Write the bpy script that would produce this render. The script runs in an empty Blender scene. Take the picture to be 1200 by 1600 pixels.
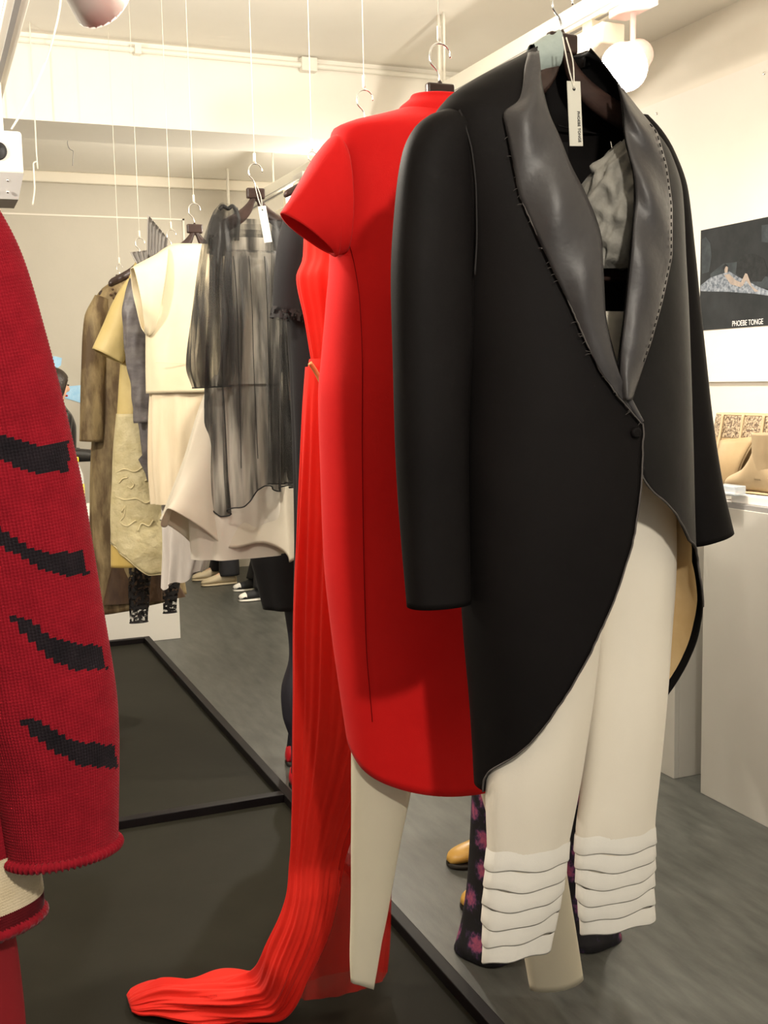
import bpy, bmesh, math, random
import numpy as np
from mathutils import Vector, Matrix

# ------------------------------------------------------------------ camera
FPX = 1750.0
YAW, PITCH, ROLL = math.radians(22.15), math.radians(6.74), math.radians(1.16)
CAM = np.array([0.0, 0.0, 1.5])
_F = np.array([math.sin(YAW) * math.cos(PITCH), math.cos(YAW) * math.cos(PITCH), -math.sin(PITCH)])
_R0 = np.array([math.cos(YAW), -math.sin(YAW), 0.0])
_U0 = np.cross(_R0, _F)
_R = _R0 * math.cos(ROLL) - _U0 * math.sin(ROLL)
_U = np.cross(_R, _F)

scene = bpy.context.scene
COL = scene.collection
cd = bpy.data.cameras.new('camera')
cd.sensor_fit = 'VERTICAL'
cd.sensor_height = 36.0
cd.lens = FPX / 1600.0 * 36.0
cd.clip_start = 0.02
cam = bpy.data.objects.new('camera', cd)
COL.objects.link(cam)
cam.matrix_world = Matrix(((_R[0], _U[0], -_F[0], CAM[0]), (_R[1], _U[1], -_F[1], CAM[1]),
                           (_R[2], _U[2], -_F[2], CAM[2]), (0, 0, 0, 1)))
scene.camera = cam

# ------------------------------------------------------------------ world, exposure
w = bpy.data.worlds.new('room_ambience')
scene.world = w
w.use_nodes = True
w.node_tree.nodes['Background'].inputs[0].default_value = (1.0, 0.95, 0.88, 1)
w.node_tree.nodes['Background'].inputs[1].default_value = 0.42
scene.view_settings.view_transform = 'Standard'
scene.view_settings.look = 'None'
scene.view_settings.exposure = 0.22
scene.view_settings.gamma = 1.0
scene.view_settings.use_curve_mapping = False
scene.cycles.transparent_max_bounces = 32
WARM = (1.0, 0.925, 0.80)
SPOTS = [  # lamp position, aim, watts
    ((0.335, 2.24, 2.248), (1.4, 3.4, 1.5), 30, 0),
    ((2.18, 3.18, 2.50), (0.9, 2.2, 1.7), 130, 0),
    ((2.15, 6.40, 2.55), (3.0, 7.2, 0.8), 120, 0),
    ((0.34, -0.45, 2.36), (0.95, 1.9, 1.1), 90, 0),
    ((-0.70, 3.50, 2.45), (0.95, 4.3, 1.2), 90, 0),  # added lamp out of view, brightens beam, ceiling and row from the left
]


# ------------------------------------------------------------------ pixel <-> place helpers (1200 x 1600 frame)
def ray(px, py):
    d = _F + _R * ((px - 600.0) / FPX) - _U * ((py - 800.0) / FPX)
    return d


def on_y(px, py, Y):
    d = ray(px, py)
    return CAM + d * ((Y - CAM[1]) / d[1])


def on_x(px, py, X):
    d = ray(px, py)
    return CAM + d * ((X - CAM[0]) / d[0])


def on_z(px, py, Z):
    d = ray(px, py)
    return CAM + d * ((Z - CAM[2]) / d[2])


def proj(P):
    P = np.asarray(P, float) - CAM
    z = P @ _F
    return 600 + FPX * (P @ _R) / z, 800 - FPX * (P @ _U) / z, z


def depth(P):
    return float((np.asarray(P) - CAM) @ _F)


def pchip(x, y, xs):
    x = np.asarray(x, float); y = np.asarray(y, float); xs = np.asarray(xs, float)
    sh = y.shape[1:]
    y2 = y.reshape(len(x), -1)
    h = np.diff(x)[:, None]
    dl = np.diff(y2, axis=0) / h
    m = np.zeros_like(y2)
    if len(x) > 2:
        same = dl[:-1] * dl[1:] > 0
        w1 = 2 * h[1:] + h[:-1]; w2 = h[1:] + 2 * h[:-1]
        with np.errstate(divide='ignore', invalid='ignore'):
            mm = (w1 + w2) / (w1 / dl[:-1] + w2 / dl[1:])
        m[1:-1] = np.where(same, np.nan_to_num(mm), 0)
    m[0] = dl[0]; m[-1] = dl[-1]
    i = np.clip(np.searchsorted(x, xs, side='right') - 1, 0, len(x) - 2)
    hh = (x[i + 1] - x[i])[:, None]
    t = ((np.clip(xs, x[0], x[-1]) - x[i]))[:, None] / hh
    r = ((1 + 2 * t) * (1 - t) ** 2) * y2[i] + t * (1 - t) ** 2 * hh * m[i] + t * t * (3 - 2 * t) * y2[i + 1] + t * t * (t - 1) * hh * m[i + 1]
    return r.reshape((len(xs),) + sh)


def key(t, ks):
    return pchip([k[0] for k in ks], [k[1] for k in ks], np.atleast_1d(np.asarray(t, float)))


# ------------------------------------------------------------------ materials
MATS = {}


def mat(name, col, rough=0.6, col2=None, nscale=6.0, bump=0.0, bscale=60.0, sheen=0.0, metal=0.0, alpha=1.0,
        emit=None, estr=0.0, spec=0.4, trans=0.0, stretch=(1, 1, 1), contrast=(0.35, 0.65), weave=0.0, wscale=900.0,
        coat=0.0, alpha_noise=None, ior=1.45, translucent=0.0):
    if name in MATS:
        return MATS[name]
    m = bpy.data.materials.new(name)
    m.use_nodes = True
    nt = m.node_tree
    b = nt.nodes['Principled BSDF']
    out = nt.nodes['Material Output']
    b.inputs['Roughness'].default_value = rough
    b.inputs['Metallic'].default_value = metal
    b.inputs['Specular IOR Level'].default_value = spec
    b.inputs['Sheen Weight'].default_value = sheen
    b.inputs['Sheen Roughness'].default_value = 0.4
    b.inputs['Alpha'].default_value = alpha
    b.inputs['Transmission Weight'].default_value = trans
    b.inputs['IOR'].default_value = ior
    b.inputs['Coat Weight'].default_value = coat
    tc = nt.nodes.new('ShaderNodeTexCoord')
    mp = nt.nodes.new('ShaderNodeMapping')
    mp.inputs['Scale'].default_value = stretch
    nt.links.new(tc.outputs['Object'], mp.inputs['Vector'])
    c = (*col, 1)
    b.inputs['Base Color'].default_value = c
    if col2 is not None:
        n = nt.nodes.new('ShaderNodeTexNoise')
        n.inputs['Scale'].default_value = nscale
        n.inputs['Detail'].default_value = 6
        n.inputs['Roughness'].default_value = 0.6
        nt.links.new(mp.outputs['Vector'], n.inputs['Vector'])
        r = nt.nodes.new('ShaderNodeValToRGB')
        r.color_ramp.elements[0].position = contrast[0]
        r.color_ramp.elements[1].position = contrast[1]
        r.color_ramp.elements[0].color = c
        r.color_ramp.elements[1].color = (*col2, 1)
        nt.links.new(n.outputs['Fac'], r.inputs['Fac'])
        nt.links.new(r.outputs['Color'], b.inputs['Base Color'])
    last = None
    if bump > 0:
        n2 = nt.nodes.new('ShaderNodeTexNoise')
        n2.inputs['Scale'].default_value = bscale
        n2.inputs['Detail'].default_value = 4
        nt.links.new(mp.outputs['Vector'], n2.inputs['Vector'])
        bp = nt.nodes.new('ShaderNodeBump')
        bp.inputs['Strength'].default_value = bump
        bp.inputs['Distance'].default_value = 0.01
        nt.links.new(n2.outputs['Fac'], bp.inputs['Height'])
        last = bp
    if weave > 0:
        n3 = nt.nodes.new('ShaderNodeTexNoise')
        n3.inputs['Scale'].default_value = wscale
        n3.inputs['Detail'].default_value = 2
        nt.links.new(tc.outputs['Object'], n3.inputs['Vector'])
        b2 = nt.nodes.new('ShaderNodeBump')
        b2.inputs['Strength'].default_value = weave
        b2.inputs['Distance'].default_value = 0.001
        nt.links.new(n3.outputs['Fac'], b2.inputs['Height'])
        if last:
            nt.links.new(last.outputs['Normal'], b2.inputs['Normal'])
        last = b2
    if last:
        nt.links.new(last.outputs['Normal'], b.inputs['Normal'])
    if alpha_noise:
        sc, lo, hi, p0, p1 = alpha_noise
        n4 = nt.nodes.new('ShaderNodeTexNoise')
        n4.inputs['Scale'].default_value = sc
        n4.inputs['Detail'].default_value = 3
        nt.links.new(mp.outputs['Vector'], n4.inputs['Vector'])
        mr = nt.nodes.new('ShaderNodeMapRange')
        mr.inputs['From Min'].default_value = p0
        mr.inputs['From Max'].default_value = p1
        mr.inputs['To Min'].default_value = lo
        mr.inputs['To Max'].default_value = hi
        nt.links.new(n4.outputs['Fac'], mr.inputs['Value'])
        nt.links.new(mr.outputs['Result'], b.inputs['Alpha'])
    if emit:
        b.inputs['Emission Color'].default_value = (*emit, 1)
        b.inputs['Emission Strength'].default_value = estr
    if translucent > 0:
        tr = nt.nodes.new('ShaderNodeBsdfTranslucent')
        src = b.inputs['Base Color'].links[0].from_socket if b.inputs['Base Color'].links else None
        if src:
            nt.links.new(src, tr.inputs['Color'])
        else:
            tr.inputs['Color'].default_value = c
        mx = nt.nodes.new('ShaderNodeMixShader')
        mx.inputs[0].default_value = translucent
        nt.links.new(b.outputs[0], mx.inputs[1])
        nt.links.new(tr.outputs[0], mx.inputs[2])
        nt.links.new(mx.outputs[0], out.inputs['Surface'])
    MATS[name] = m
    return m


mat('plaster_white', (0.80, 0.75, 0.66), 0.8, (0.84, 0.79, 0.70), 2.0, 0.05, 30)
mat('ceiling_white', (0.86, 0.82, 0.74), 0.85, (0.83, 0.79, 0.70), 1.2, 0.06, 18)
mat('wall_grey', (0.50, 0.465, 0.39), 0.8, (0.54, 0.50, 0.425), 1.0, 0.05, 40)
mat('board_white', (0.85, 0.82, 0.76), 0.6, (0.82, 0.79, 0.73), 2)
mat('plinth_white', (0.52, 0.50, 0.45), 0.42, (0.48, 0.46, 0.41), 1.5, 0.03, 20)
mat('paint_cream', (0.78, 0.72, 0.60), 0.5)
mat('floor_lino', (0.040, 0.041, 0.036), 0.38, (0.086, 0.087, 0.077), 4, 0.05, 60, stretch=(7.0, 1.4, 1), contrast=(0.28, 0.74))
mat('tray_black', (0.007, 0.0055, 0.006), 0.45, (0.010, 0.008, 0.008), 8, spec=0.12)
mat('tray_floor', (0.0135, 0.0125, 0.0085), 0.6, (0.017, 0.0158, 0.011), 3, 0.03, 30, spec=0.08)
mat('metal_chrome', (0.75, 0.74, 0.72), 0.18, metal=1.0)
mat('rail_white', (0.80, 0.77, 0.68), 0.4, (0.78, 0.75, 0.66), 3)
mat('lamp_white', (0.78, 0.75, 0.70), 0.35)
mat('lamp_glow', (1, 1, 1), 0.5, emit=(1.0, 0.92, 0.80), estr=40)
mat('string_white', (0.80, 0.76, 0.66), 0.7)
mat('hanger_dark', (0.030, 0.017, 0.014), 0.32, (0.045, 0.025, 0.02), 12, stretch=(1, 8, 8))
mat('coat_black', (0.0062, 0.0052, 0.0052), 0.6, (0.0078, 0.0066, 0.0064), 4, 0.08, 9, sheen=0.0, weave=0.2, wscale=1400, spec=0.09)
mat('satin_black', (0.036, 0.033, 0.034), 0.44, (0.050, 0.047, 0.048), 8, 0.4, 15, sheen=0.0, weave=0.12, wscale=1600, spec=0.5)
mat('satin_front', (0.0085, 0.0078, 0.0078), 0.5, (0.012, 0.011, 0.011), 6, 0.2, 10, sheen=0.0, weave=0.1, wscale=1600, spec=0.10)
mat('frayed_thread', (0.085, 0.075, 0.07), 0.8)
mat('lining_cream', (0.70, 0.49, 0.24), 0.36, (0.80, 0.60, 0.33), 7, 0.3, 14)
mat('chiffon_grey', (0.30, 0.285, 0.25), 0.6, (0.42, 0.40, 0.355), 22, 0.8, 28, sheen=0.2, translucent=0.25)
mat('trouser_white', (0.80, 0.735, 0.62), 0.55, (0.83, 0.77, 0.66), 3, 0.04, 10, sheen=0.1, weave=0.15)
mat('tuck_white', (0.83, 0.80, 0.73), 0.5, (0.85, 0.82, 0.75), 4, 0.04, 24, weave=0.15)
mat('trouser_cream', (0.72, 0.66, 0.51), 0.5, (0.76, 0.70, 0.55), 3, 0.05, 8, weave=0.15)
mat('red_wool', (0.66, 0.010, 0.010), 0.8, (0.70, 0.014, 0.013), 4, 0.03, 9, sheen=0.05, weave=0.3, spec=0.15)
mat('red_seam', (0.16, 0.002, 0.003), 0.9, spec=0.05)
mat('ruff_grey', (0.24, 0.22, 0.205), 0.42, (0.36, 0.33, 0.30), 12, 0.3, 20)
mat('red_chiffon', (0.70, 0.018, 0.010), 0.7, (0.74, 0.026, 0.014), 5, 0.03, 40, sheen=0.1, spec=0.2, translucent=0.2)
mat('red_sheer', (0.60, 0.012, 0.008), 0.7, (0.66, 0.02, 0.012), 5, alpha=0.55, spec=0.15)
mat('belt_gold', (0.62, 0.36, 0.13), 0.35, spec=0.6)
mat('knit_red', (0.20, 0.0058, 0.0125), 0.9, (0.255, 0.008, 0.0165), 40, sheen=0.12, spec=0.1, weave=0.5, wscale=500)
mat('knit_black', (0.010, 0.008, 0.010), 0.9, (0.018, 0.013, 0.016), 40, sheen=0.05, spec=0.1, weave=0.5, wscale=500)
mat('knit_cream', (0.58, 0.48, 0.32), 0.9, (0.66, 0.56, 0.40), 40, sheen=0.15, spec=0.1, weave=0.5, wscale=500)
mat('knit_maroon', (0.07, 0.004, 0.007), 0.9, (0.10, 0.006, 0.009), 40, sheen=0.1, spec=0.1)
mat('red_plain', (0.17, 0.003, 0.007), 0.75, (0.19, 0.004, 0.008), 5, weave=0.2)
mat('dress_black', (0.008, 0.0075, 0.0085), 0.7, (0.011, 0.010, 0.011), 5, 0.05, 12, sheen=0.06, weave=0.2, spec=0.25)
mat('organza_black', (0.016, 0.0145, 0.013), 0.55, (0.026, 0.024, 0.022), 20, alpha=0.62, alpha_noise=(6.0, 0.14, 0.88, 0.37, 0.63), stretch=(5.0, 5.0, 0.5), spec=0.3)
mat('organza_edge', (0.010, 0.009, 0.008), 0.6, alpha=0.9)
mat('organza_white', (0.66, 0.60, 0.49), 0.5, (0.70, 0.64, 0.53), 3, alpha=0.95, translucent=0.3, sheen=0.1)
mat('slip_white', (0.66, 0.61, 0.52), 0.5, (0.70, 0.65, 0.56), 4, translucent=0.2)
mat('cream_crepe', (0.68, 0.58, 0.40), 0.6, (0.72, 0.63, 0.45), 5, 0.06, 12, weave=0.2)
mat('cream_satin', (0.66, 0.54, 0.37), 0.33, (0.74, 0.63, 0.46), 5, 0.1, 10, stretch=(3, 3, 0.4))
mat('lilac_satin', (0.60, 0.55, 0.51), 0.3, (0.72, 0.67, 0.62), 7, 0.1, 10, stretch=(3, 3, 0.4))
mat('grey_taffeta', (0.085, 0.075, 0.08), 0.42, (0.165, 0.15, 0.148), 9, 0.35, 14, stretch=(1, 1, 2.5))
mat('yellow_silk', (0.56, 0.43, 0.17), 0.48, (0.62, 0.49, 0.22), 6, 0.12, 12, weave=0.2)
mat('gold_satin', (0.58, 0.41, 0.12), 0.4, (0.66, 0.48, 0.17), 6, 0.05, 12)
mat('embroidered_yellow', (0.52, 0.44, 0.24), 0.55, (0.62, 0.54, 0.33), 16, 0.9, 26, weave=0.4, wscale=300)
mat('cord_yellow', (0.66, 0.57, 0.34), 0.5)
mat('brown_mottled', (0.095, 0.058, 0.026), 0.6, (0.30, 0.225, 0.115), 5, 0.12, 20, stretch=(3.2, 3.2, 0.9), contrast=(0.40, 0.62), weave=0.2)
mat('brown_dark', (0.045, 0.022, 0.012), 0.55, (0.10, 0.055, 0.026), 7, 0.1, 20, stretch=(3, 3, 0.8))
mat('lace_black', (0.012, 0.010, 0.010), 0.7, alpha_noise=(60.0, 0.15, 1.0, 0.44, 0.52), stretch=(1, 1, 1))
mat('lace_solid', (0.012, 0.010, 0.010), 0.7)
mat('paper_white', (0.86, 0.85, 0.80), 0.6)
mat('tag_cream', (0.62, 0.60, 0.52), 0.6)
mat('ink_dark', (0.05, 0.05, 0.05), 0.7)
mat('poster_dark', (0.010, 0.012, 0.0135), 0.75, (0.024, 0.027, 0.030), 7, contrast=(0.4, 0.75))
mat('poster_mid', (0.022, 0.029, 0.035), 0.75, (0.045, 0.055, 0.062), 18)
mat('poster_black', (0.006, 0.007, 0.008), 0.75, (0.018, 0.020, 0.022), 30)
mat('poster_rock', (0.09, 0.11, 0.14), 0.75, (0.32, 0.35, 0.40), 60, contrast=(0.38, 0.62))
mat('poster_skin', (0.42, 0.34, 0.28), 0.75, (0.30, 0.25, 0.22), 30)
mat('poster_white', (0.82, 0.82, 0.82), 0.4)
mat('skin', (0.56, 0.33, 0.22), 0.5, (0.60, 0.36, 0.24), 8)
mat('hair_dark', (0.018, 0.011, 0.008), 0.45, (0.03, 0.02, 0.014), 60, 0.3, 80)
mat('hair_brown', (0.07, 0.035, 0.018), 0.5, (0.10, 0.055, 0.03), 60, 0.3, 80)
mat('eye_dark', (0.02, 0.015, 0.012), 0.2)
mat('denim_black', (0.010, 0.010, 0.012), 0.75, (0.015, 0.014, 0.016), 6, 0.15, 12, weave=0.3)
mat('navy_stretch', (0.009, 0.008, 0.016), 0.6, (0.012, 0.011, 0.020), 5)
mat('leather_black', (0.012, 0.011, 0.011), 0.3, (0.02, 0.018, 0.017), 10, 0.25, 20)
mat('top_grey', (0.08, 0.08, 0.085), 0.8)
mat('shoe_cream', (0.52, 0.43, 0.28), 0.6, (0.58, 0.49, 0.34), 10)
mat('shoe_white', (0.78, 0.75, 0.68), 0.5)
mat('shoe_black', (0.02, 0.02, 0.022), 0.7)
mat('shoe_red', (0.62, 0.012, 0.022), 0.35)
mat('shoe_tan', (0.48, 0.27, 0.05), 0.35, (0.55, 0.32, 0.07), 8)
mat('sole_dark', (0.03, 0.025, 0.02), 0.7)
mat('bottle_plastic', (0.86, 0.88, 0.86), 0.12, alpha=0.45, spec=0.6)
mat('label_yellow', (0.85, 0.55, 0.03), 0.45, (0.85, 0.62, 0.12), 20)
mat('cap_yellow', (0.85, 0.58, 0.03), 0.4)
mat('bag_beige', (0.36, 0.25, 0.13), 0.6, (0.39, 0.28, 0.15), 8, 0.05, 40)
mat('bag_trim', (0.46, 0.35, 0.21), 0.55)
mat('bag_sequin', (0.10, 0.06, 0.035), 0.35, (0.48, 0.37, 0.24), 110, 0.8, 140, contrast=(0.42, 0.58))
mat('boot_beige', (0.34, 0.25, 0.145), 0.65, (0.37, 0.28, 0.165), 8, 0.06, 30)
mat('acrylic_blue', (0.72, 0.80, 0.88), 0.08, alpha=0.55, spec=0.7)
mat('patch_blue', (0.30, 0.58, 0.85), 0.25, (0.45, 0.70, 0.92), 20)
mat('dark_hole', (0.01, 0.01, 0.01), 0.6)
mat('under_grey', (0.30, 0.29, 0.28), 0.6)
mat('lamp_pink', (0.80, 0.60, 0.56), 0.4)


def floral_material():
    m = bpy.data.materials.new('floral_fabric')
    m.use_nodes = True
    nt = m.node_tree
    b = nt.nodes['Principled BSDF']
    b.inputs['Roughness'].default_value = 0.75
    tc = nt.nodes.new('ShaderNodeTexCoord')
    v = nt.nodes.new('ShaderNodeTexVoronoi')
    v.inputs['Scale'].default_value = 15
    nt.links.new(tc.outputs['Object'], v.inputs['Vector'])
    n = nt.nodes.new('ShaderNodeTexNoise')
    n.inputs['Scale'].default_value = 90
    nt.links.new(tc.outputs['Object'], n.inputs['Vector'])
    ad = nt.nodes.new('ShaderNodeMath'); ad.operation = 'MULTIPLY_ADD'
    ad.inputs[1].default_value = 0.7
    nt.links.new(n.outputs['Fac'], ad.inputs[0])
    nt.links.new(v.outputs['Distance'], ad.inputs[2])
    r = nt.nodes.new('ShaderNodeValToRGB')
    e = r.color_ramp.elements
    e[0].position = 0.50; e[0].color = (0.42, 0.09, 0.17, 1)
    e[1].position = 0.88; e[1].color = (0.006, 0.005, 0.007, 1)
    k = e.new(0.64); k.color = (0.20, 0.05, 0.14, 1)
    k = e.new(0.76); k.color = (0.03, 0.018, 0.05, 1)
    nt.links.new(ad.outputs[0], r.inputs['Fac'])
    nt.links.new(r.outputs['Color'], b.inputs['Base Color'])
    MATS['floral'] = m


floral_material()

# ------------------------------------------------------------------ object helpers
LOC = {}


def tag(o, label=None, cat=None, group=None, kind=None):
    if label: o['label'] = label
    if cat: o['category'] = cat
    if group: o['group'] = group
    if kind: o['kind'] = kind
    return o


def thing(name, label, cat, loc, group=None):
    o = bpy.data.objects.new(name, None)
    o.empty_display_size = 0.05
    COL.objects.link(o)
    o.location = [float(v) for v in loc]
    LOC[o.name] = np.array(loc, float)
    return tag(o, label, cat, group)


def make(name, V, faces, m, parent=None, loc=None, smooth=True, solid=0.0, mats=None, mi=None, soff=0):
    """V: world coordinates. With a parent the mesh sits in the parent's frame."""
    V = np.asarray(V, float)
    if parent is not None:
        base = LOC[parent.name]
    else:
        base = np.array(loc if loc is not None else (V[:, 0].mean(), V[:, 1].mean(), V[:, 2].min()), float)
    me = bpy.data.meshes.new(name)
    V2 = V - base
    if isinstance(faces, np.ndarray):
        nf, k = faces.shape
        me.vertices.add(len(V2)); me.vertices.foreach_set('co', V2.astype(np.float32).ravel())
        me.loops.add(nf * k); me.loops.foreach_set('vertex_index', faces.astype(np.int32).ravel())
        me.polygons.add(nf)
        me.polygons.foreach_set('loop_start', np.arange(0, nf * k, k, dtype=np.int32))
        me.update(calc_edges=True)
    else:
        me.from_pydata([tuple(v) for v in V2], [], faces)
    for q in (mats or [m]):
        me.materials.append(MATS[q])
    if mi is not None:
        me.polygons.foreach_set('material_index', np.asarray(mi, np.int32))
    if smooth:
        me.polygons.foreach_set('use_smooth', np.ones(len(me.polygons), bool))
    me.update()
    o = bpy.data.objects.new(name, me)
    COL.objects.link(o)
    if parent is not None:
        o.parent = parent
    else:
        o.location = base
    LOC[o.name] = base
    if solid:
        s = o.modifiers.new('thickness', 'SOLIDIFY')
        s.thickness = solid; s.offset = -1.0
    return o


def grid_faces(nr, nc, closed):
    r = np.arange(nr - 1)[:, None]
    c = np.arange(nc if closed else nc - 1)[None, :]
    a = r * nc + c
    b = r * nc + (c + 1) % nc
    return np.stack([a, b, b + nc, a + nc], -1).reshape(-1, 4)


def grid(name, P, m, parent=None, closed=False, loc=None, solid=0.0, caps=(0, 0), mats=None, mi=None, smooth=True):
    nr, nc = P.shape[:2]
    V = P.reshape(-1, 3)
    F = grid_faces(nr, nc, closed)
    if caps == (0, 0):
        return make(name, V, F, m, parent, loc, smooth, solid, mats, mi)
    fl = [tuple(f) for f in F.tolist()]
    if caps[0]:
        fl.append(tuple(range(nc))[::-1])
    if caps[1]:
        fl.append(tuple(range((nr - 1) * nc, nr * nc)))
    return make(name, V, fl, m, parent, loc, smooth, solid, mats, mi)


def sweep_pts(keys, nrow=40, ncol=32, fold=None, power=1.0, hem=None, ts=None):
    ks = [k if len(k) == 4 else None for k in keys]
    C = np.array([k[0] for k in keys], float)
    A = np.array([np.concatenate([np.asarray(k[0], float), np.asarray(k[1], float), np.asarray(k[2], float)]) for k in keys])
    d = np.r_[0, np.cumsum(np.maximum(np.linalg.norm(np.diff(C, axis=0), axis=1), 1e-5))]
    d /= d[-1]
    t = np.linspace(0, 1, nrow) if ts is None else np.asarray(ts)
    B = pchip(d, A, t)
    th = np.linspace(0, 2 * math.pi, ncol, endpoint=False)
    c, s = np.cos(th), np.sin(th)
    if power != 1.0:
        c = np.sign(c) * np.abs(c) ** power
        s = np.sign(s) * np.abs(s) ** power
    f = np.ones((len(t), ncol))
    if fold is not None:
        f = 1 + fold(t[:, None], th[None, :])
    P = B[:, None, 0:3] + f[..., None] * (B[:, None, 3:6] * c[None, :, None] + B[:, None, 6:9] * s[None, :, None])
    if hem is not None:
        P[..., 2] += hem(t[:, None], th[None, :])
    return P


def sweep(name, keys, m, parent=None, nrow=40, ncol=32, fold=None, power=1.0, hem=None, caps=(0, 0), solid=0.0, loc=None, mats=None):
    P = sweep_pts(keys, nrow, ncol, fold, power, hem)
    return grid(name, P, m, parent, True, loc, solid, caps, mats)


def tube_keys(Y, rows, k=0.5):
    """rows (py, left px, right px) of the outline as seen -> ellipses standing in the plane at distance Y"""
    out = []
    for r in rows:
        py, L, Rr = r[:3]
        kk = r[3] if len(r) > 3 else k
        c = on_y((L + Rr) / 2, py, Y)
        hw = (Rr - L) / 2 * depth(c) / FPX
        be = math.atan2(c[0], c[1])
        a = hw / math.sqrt(math.cos(be) ** 2 + (kk * math.sin(be)) ** 2)
        out.append((c, (a, 0, 0), (0, kk * a, 0)))
    return out


def tube(name, Y, rows, m, parent=None, k=0.5, **kw):
    return sweep(name, tube_keys(Y, rows, k), m, parent, **kw)


def limb_keys(pts):
    """pts: (px, py, Y, half width px, depth ratio) -> cross-sections square to the limb in its own plane"""
    C = [on_y(p[0], p[1], p[2]) for p in pts]
    out = []
    for i, p in enumerate(pts):
        T = C[min(i + 1, len(C) - 1)] - C[max(i - 1, 0)]
        T[1] *= 0.3
        T /= np.linalg.norm(T)
        N = np.array([0, 1.0, 0]); N -= T * (N @ T); N /= np.linalg.norm(N)
        B = np.cross(N, T)
        a = p[3] * depth(C[i]) / FPX
        out.append((C[i], B * a, N * a * p[4]))
    return out


def edge_keys(pairs, Y, dp):
    out = []
    for i, (A, B) in enumerate(pairs):
        a = on_y(*A, Y); b = on_y(*B, Y)
        d = dp[i] if isinstance(dp, (list, tuple)) else dp
        out.append(((a + b) / 2, (b - a) / 2, (0, d, 0)))
    return out


def path_tube(name, pts, r, m, parent=None, ncol=8, nrow=None, loc=None, smooth_n=6, rr=None):
    pts = np.array(pts, float)
    n = nrow or (len(pts) - 1) * smooth_n + 1
    d = np.r_[0, np.cumsum(np.linalg.norm(np.diff(pts, axis=0), axis=1))]
    t = np.linspace(0, d[-1], n)
    Q = pchip(d, pts, t) if len(pts) > 2 else pts[0] + (pts[1] - pts[0]) * (t / d[-1])[:, None]
    T = np.gradient(Q, axis=0)
    T /= np.linalg.norm(T, axis=1)[:, None] + 1e-12
    ref = np.array([0.0, 0.0, 1.0])
    if abs(T[0] @ ref) > 0.9:
        ref = np.array([1.0, 0, 0])
    N = ref - T[0] * (T[0] @ ref); N /= np.linalg.norm(N)
    th = np.linspace(0, 2 * math.pi, ncol, endpoint=False)
    rows = []
    rad = np.full(n, r) if rr is None else np.interp(t / d[-1], np.linspace(0, 1, len(rr)), rr)
    for i in range(n):
        N = N - T[i] * (T[i] @ N); N /= np.linalg.norm(N)
        B = np.cross(T[i], N)
        rows.append(Q[i] + rad[i] * (np.cos(th)[:, None] * N + np.sin(th)[:, None] * B))
    return grid(name, np.array(rows), m, parent, True, loc, caps=(1, 1))


def box(name, lo, hi, m, parent=None, loc=None, bevel=0.0):
    lo = np.array(lo, float); hi = np.array(hi, float)
    V = [(x, y, z) for x in (lo[0], hi[0]) for y in (lo[1], hi[1]) for z in (lo[2], hi[2])]
    F = [(0, 1, 3, 2), (4, 6, 7, 5), (0, 4, 5, 1), (2, 3, 7, 6), (0, 2, 6, 4), (1, 5, 7, 3)]
    o = make(name, V, F, m, parent, loc if loc is not None else ((lo[0] + hi[0]) / 2, (lo[1] + hi[1]) / 2, lo[2]), smooth=False)
    if bevel:
        b = o.modifiers.new('bevel', 'BEVEL')
        b.width = bevel; b.segments = 3
    return o


def text_obj(name, body, size, M4, m, parent, depth_=0.0004):
    cu = bpy.data.curves.new(name, 'FONT')
    cu.body = body; cu.size = size; cu.extrude = depth_; cu.align_x = 'LEFT'
    to = bpy.data.objects.new(name + '_tmp', cu)
    COL.objects.link(to)
    bpy.context.view_layer.update()
    me = bpy.data.meshes.new_from_object(to.evaluated_get(bpy.context.evaluated_depsgraph_get()))
    bpy.data.objects.remove(to)
    base = LOC[parent.name]
    me.transform(M4)
    me.transform(Matrix.Translation(-Vector(base)))
    me.materials.clear(); me.materials.append(MATS[m])
    o = bpy.data.objects.new(name, me)
    COL.objects.link(o)
    o.parent = parent
    LOC[o.name] = base
    return o


def poly_patch(pts, nrm_axis, off):
    return pts


def folds(specs, p=1.0, t0=0.0):
    """list of (count, amplitude, phase, drift)"""
    def f(t, th):
        g = np.clip((t - t0) / (1 - t0), 0, 1) ** p
        s = 0
        for n, a, ph, dr in specs:
            s = s + a * np.sin(n * th + ph + dr * t)
        return g * s
    return f


def resample(poly, n):
    p = np.array(poly, float)
    d = np.r_[0, np.cumsum(np.linalg.norm(np.diff(p, axis=0), axis=1))]
    t = np.linspace(0, d[-1], n)
    return np.stack([np.interp(t, d, p[:, i]) for i in range(p.shape[1])], 1)


def smooth1(a, k=5):
    a = np.asarray(a, float)
    pad = k // 2
    b = np.r_[np.full(pad, a[0]), a, np.full(pad, a[-1])]
    return np.convolve(b, np.ones(k) / k, 'valid')


def in_poly(x, y, poly):
    x = np.asarray(x); y = np.asarray(y)
    ins = np.zeros(x.shape, bool)
    n = len(poly)
    for i in range(n):
        x1, y1 = poly[i]; x2, y2 = poly[(i + 1) % n]
        if y1 == y2:
            continue
        c = ((y1 > y) != (y2 > y)) & (x < (x2 - x1) * (y - y1) / (y2 - y1) + x1)
        ins ^= c
    return ins

# ------------------------------------------------------------------ the room
H = 3.08
XL, XR, YB_, YF = -3.4, 3.34, 8.85, -2.6


def struct(o):
    o['kind'] = 'structure'
    return o


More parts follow.
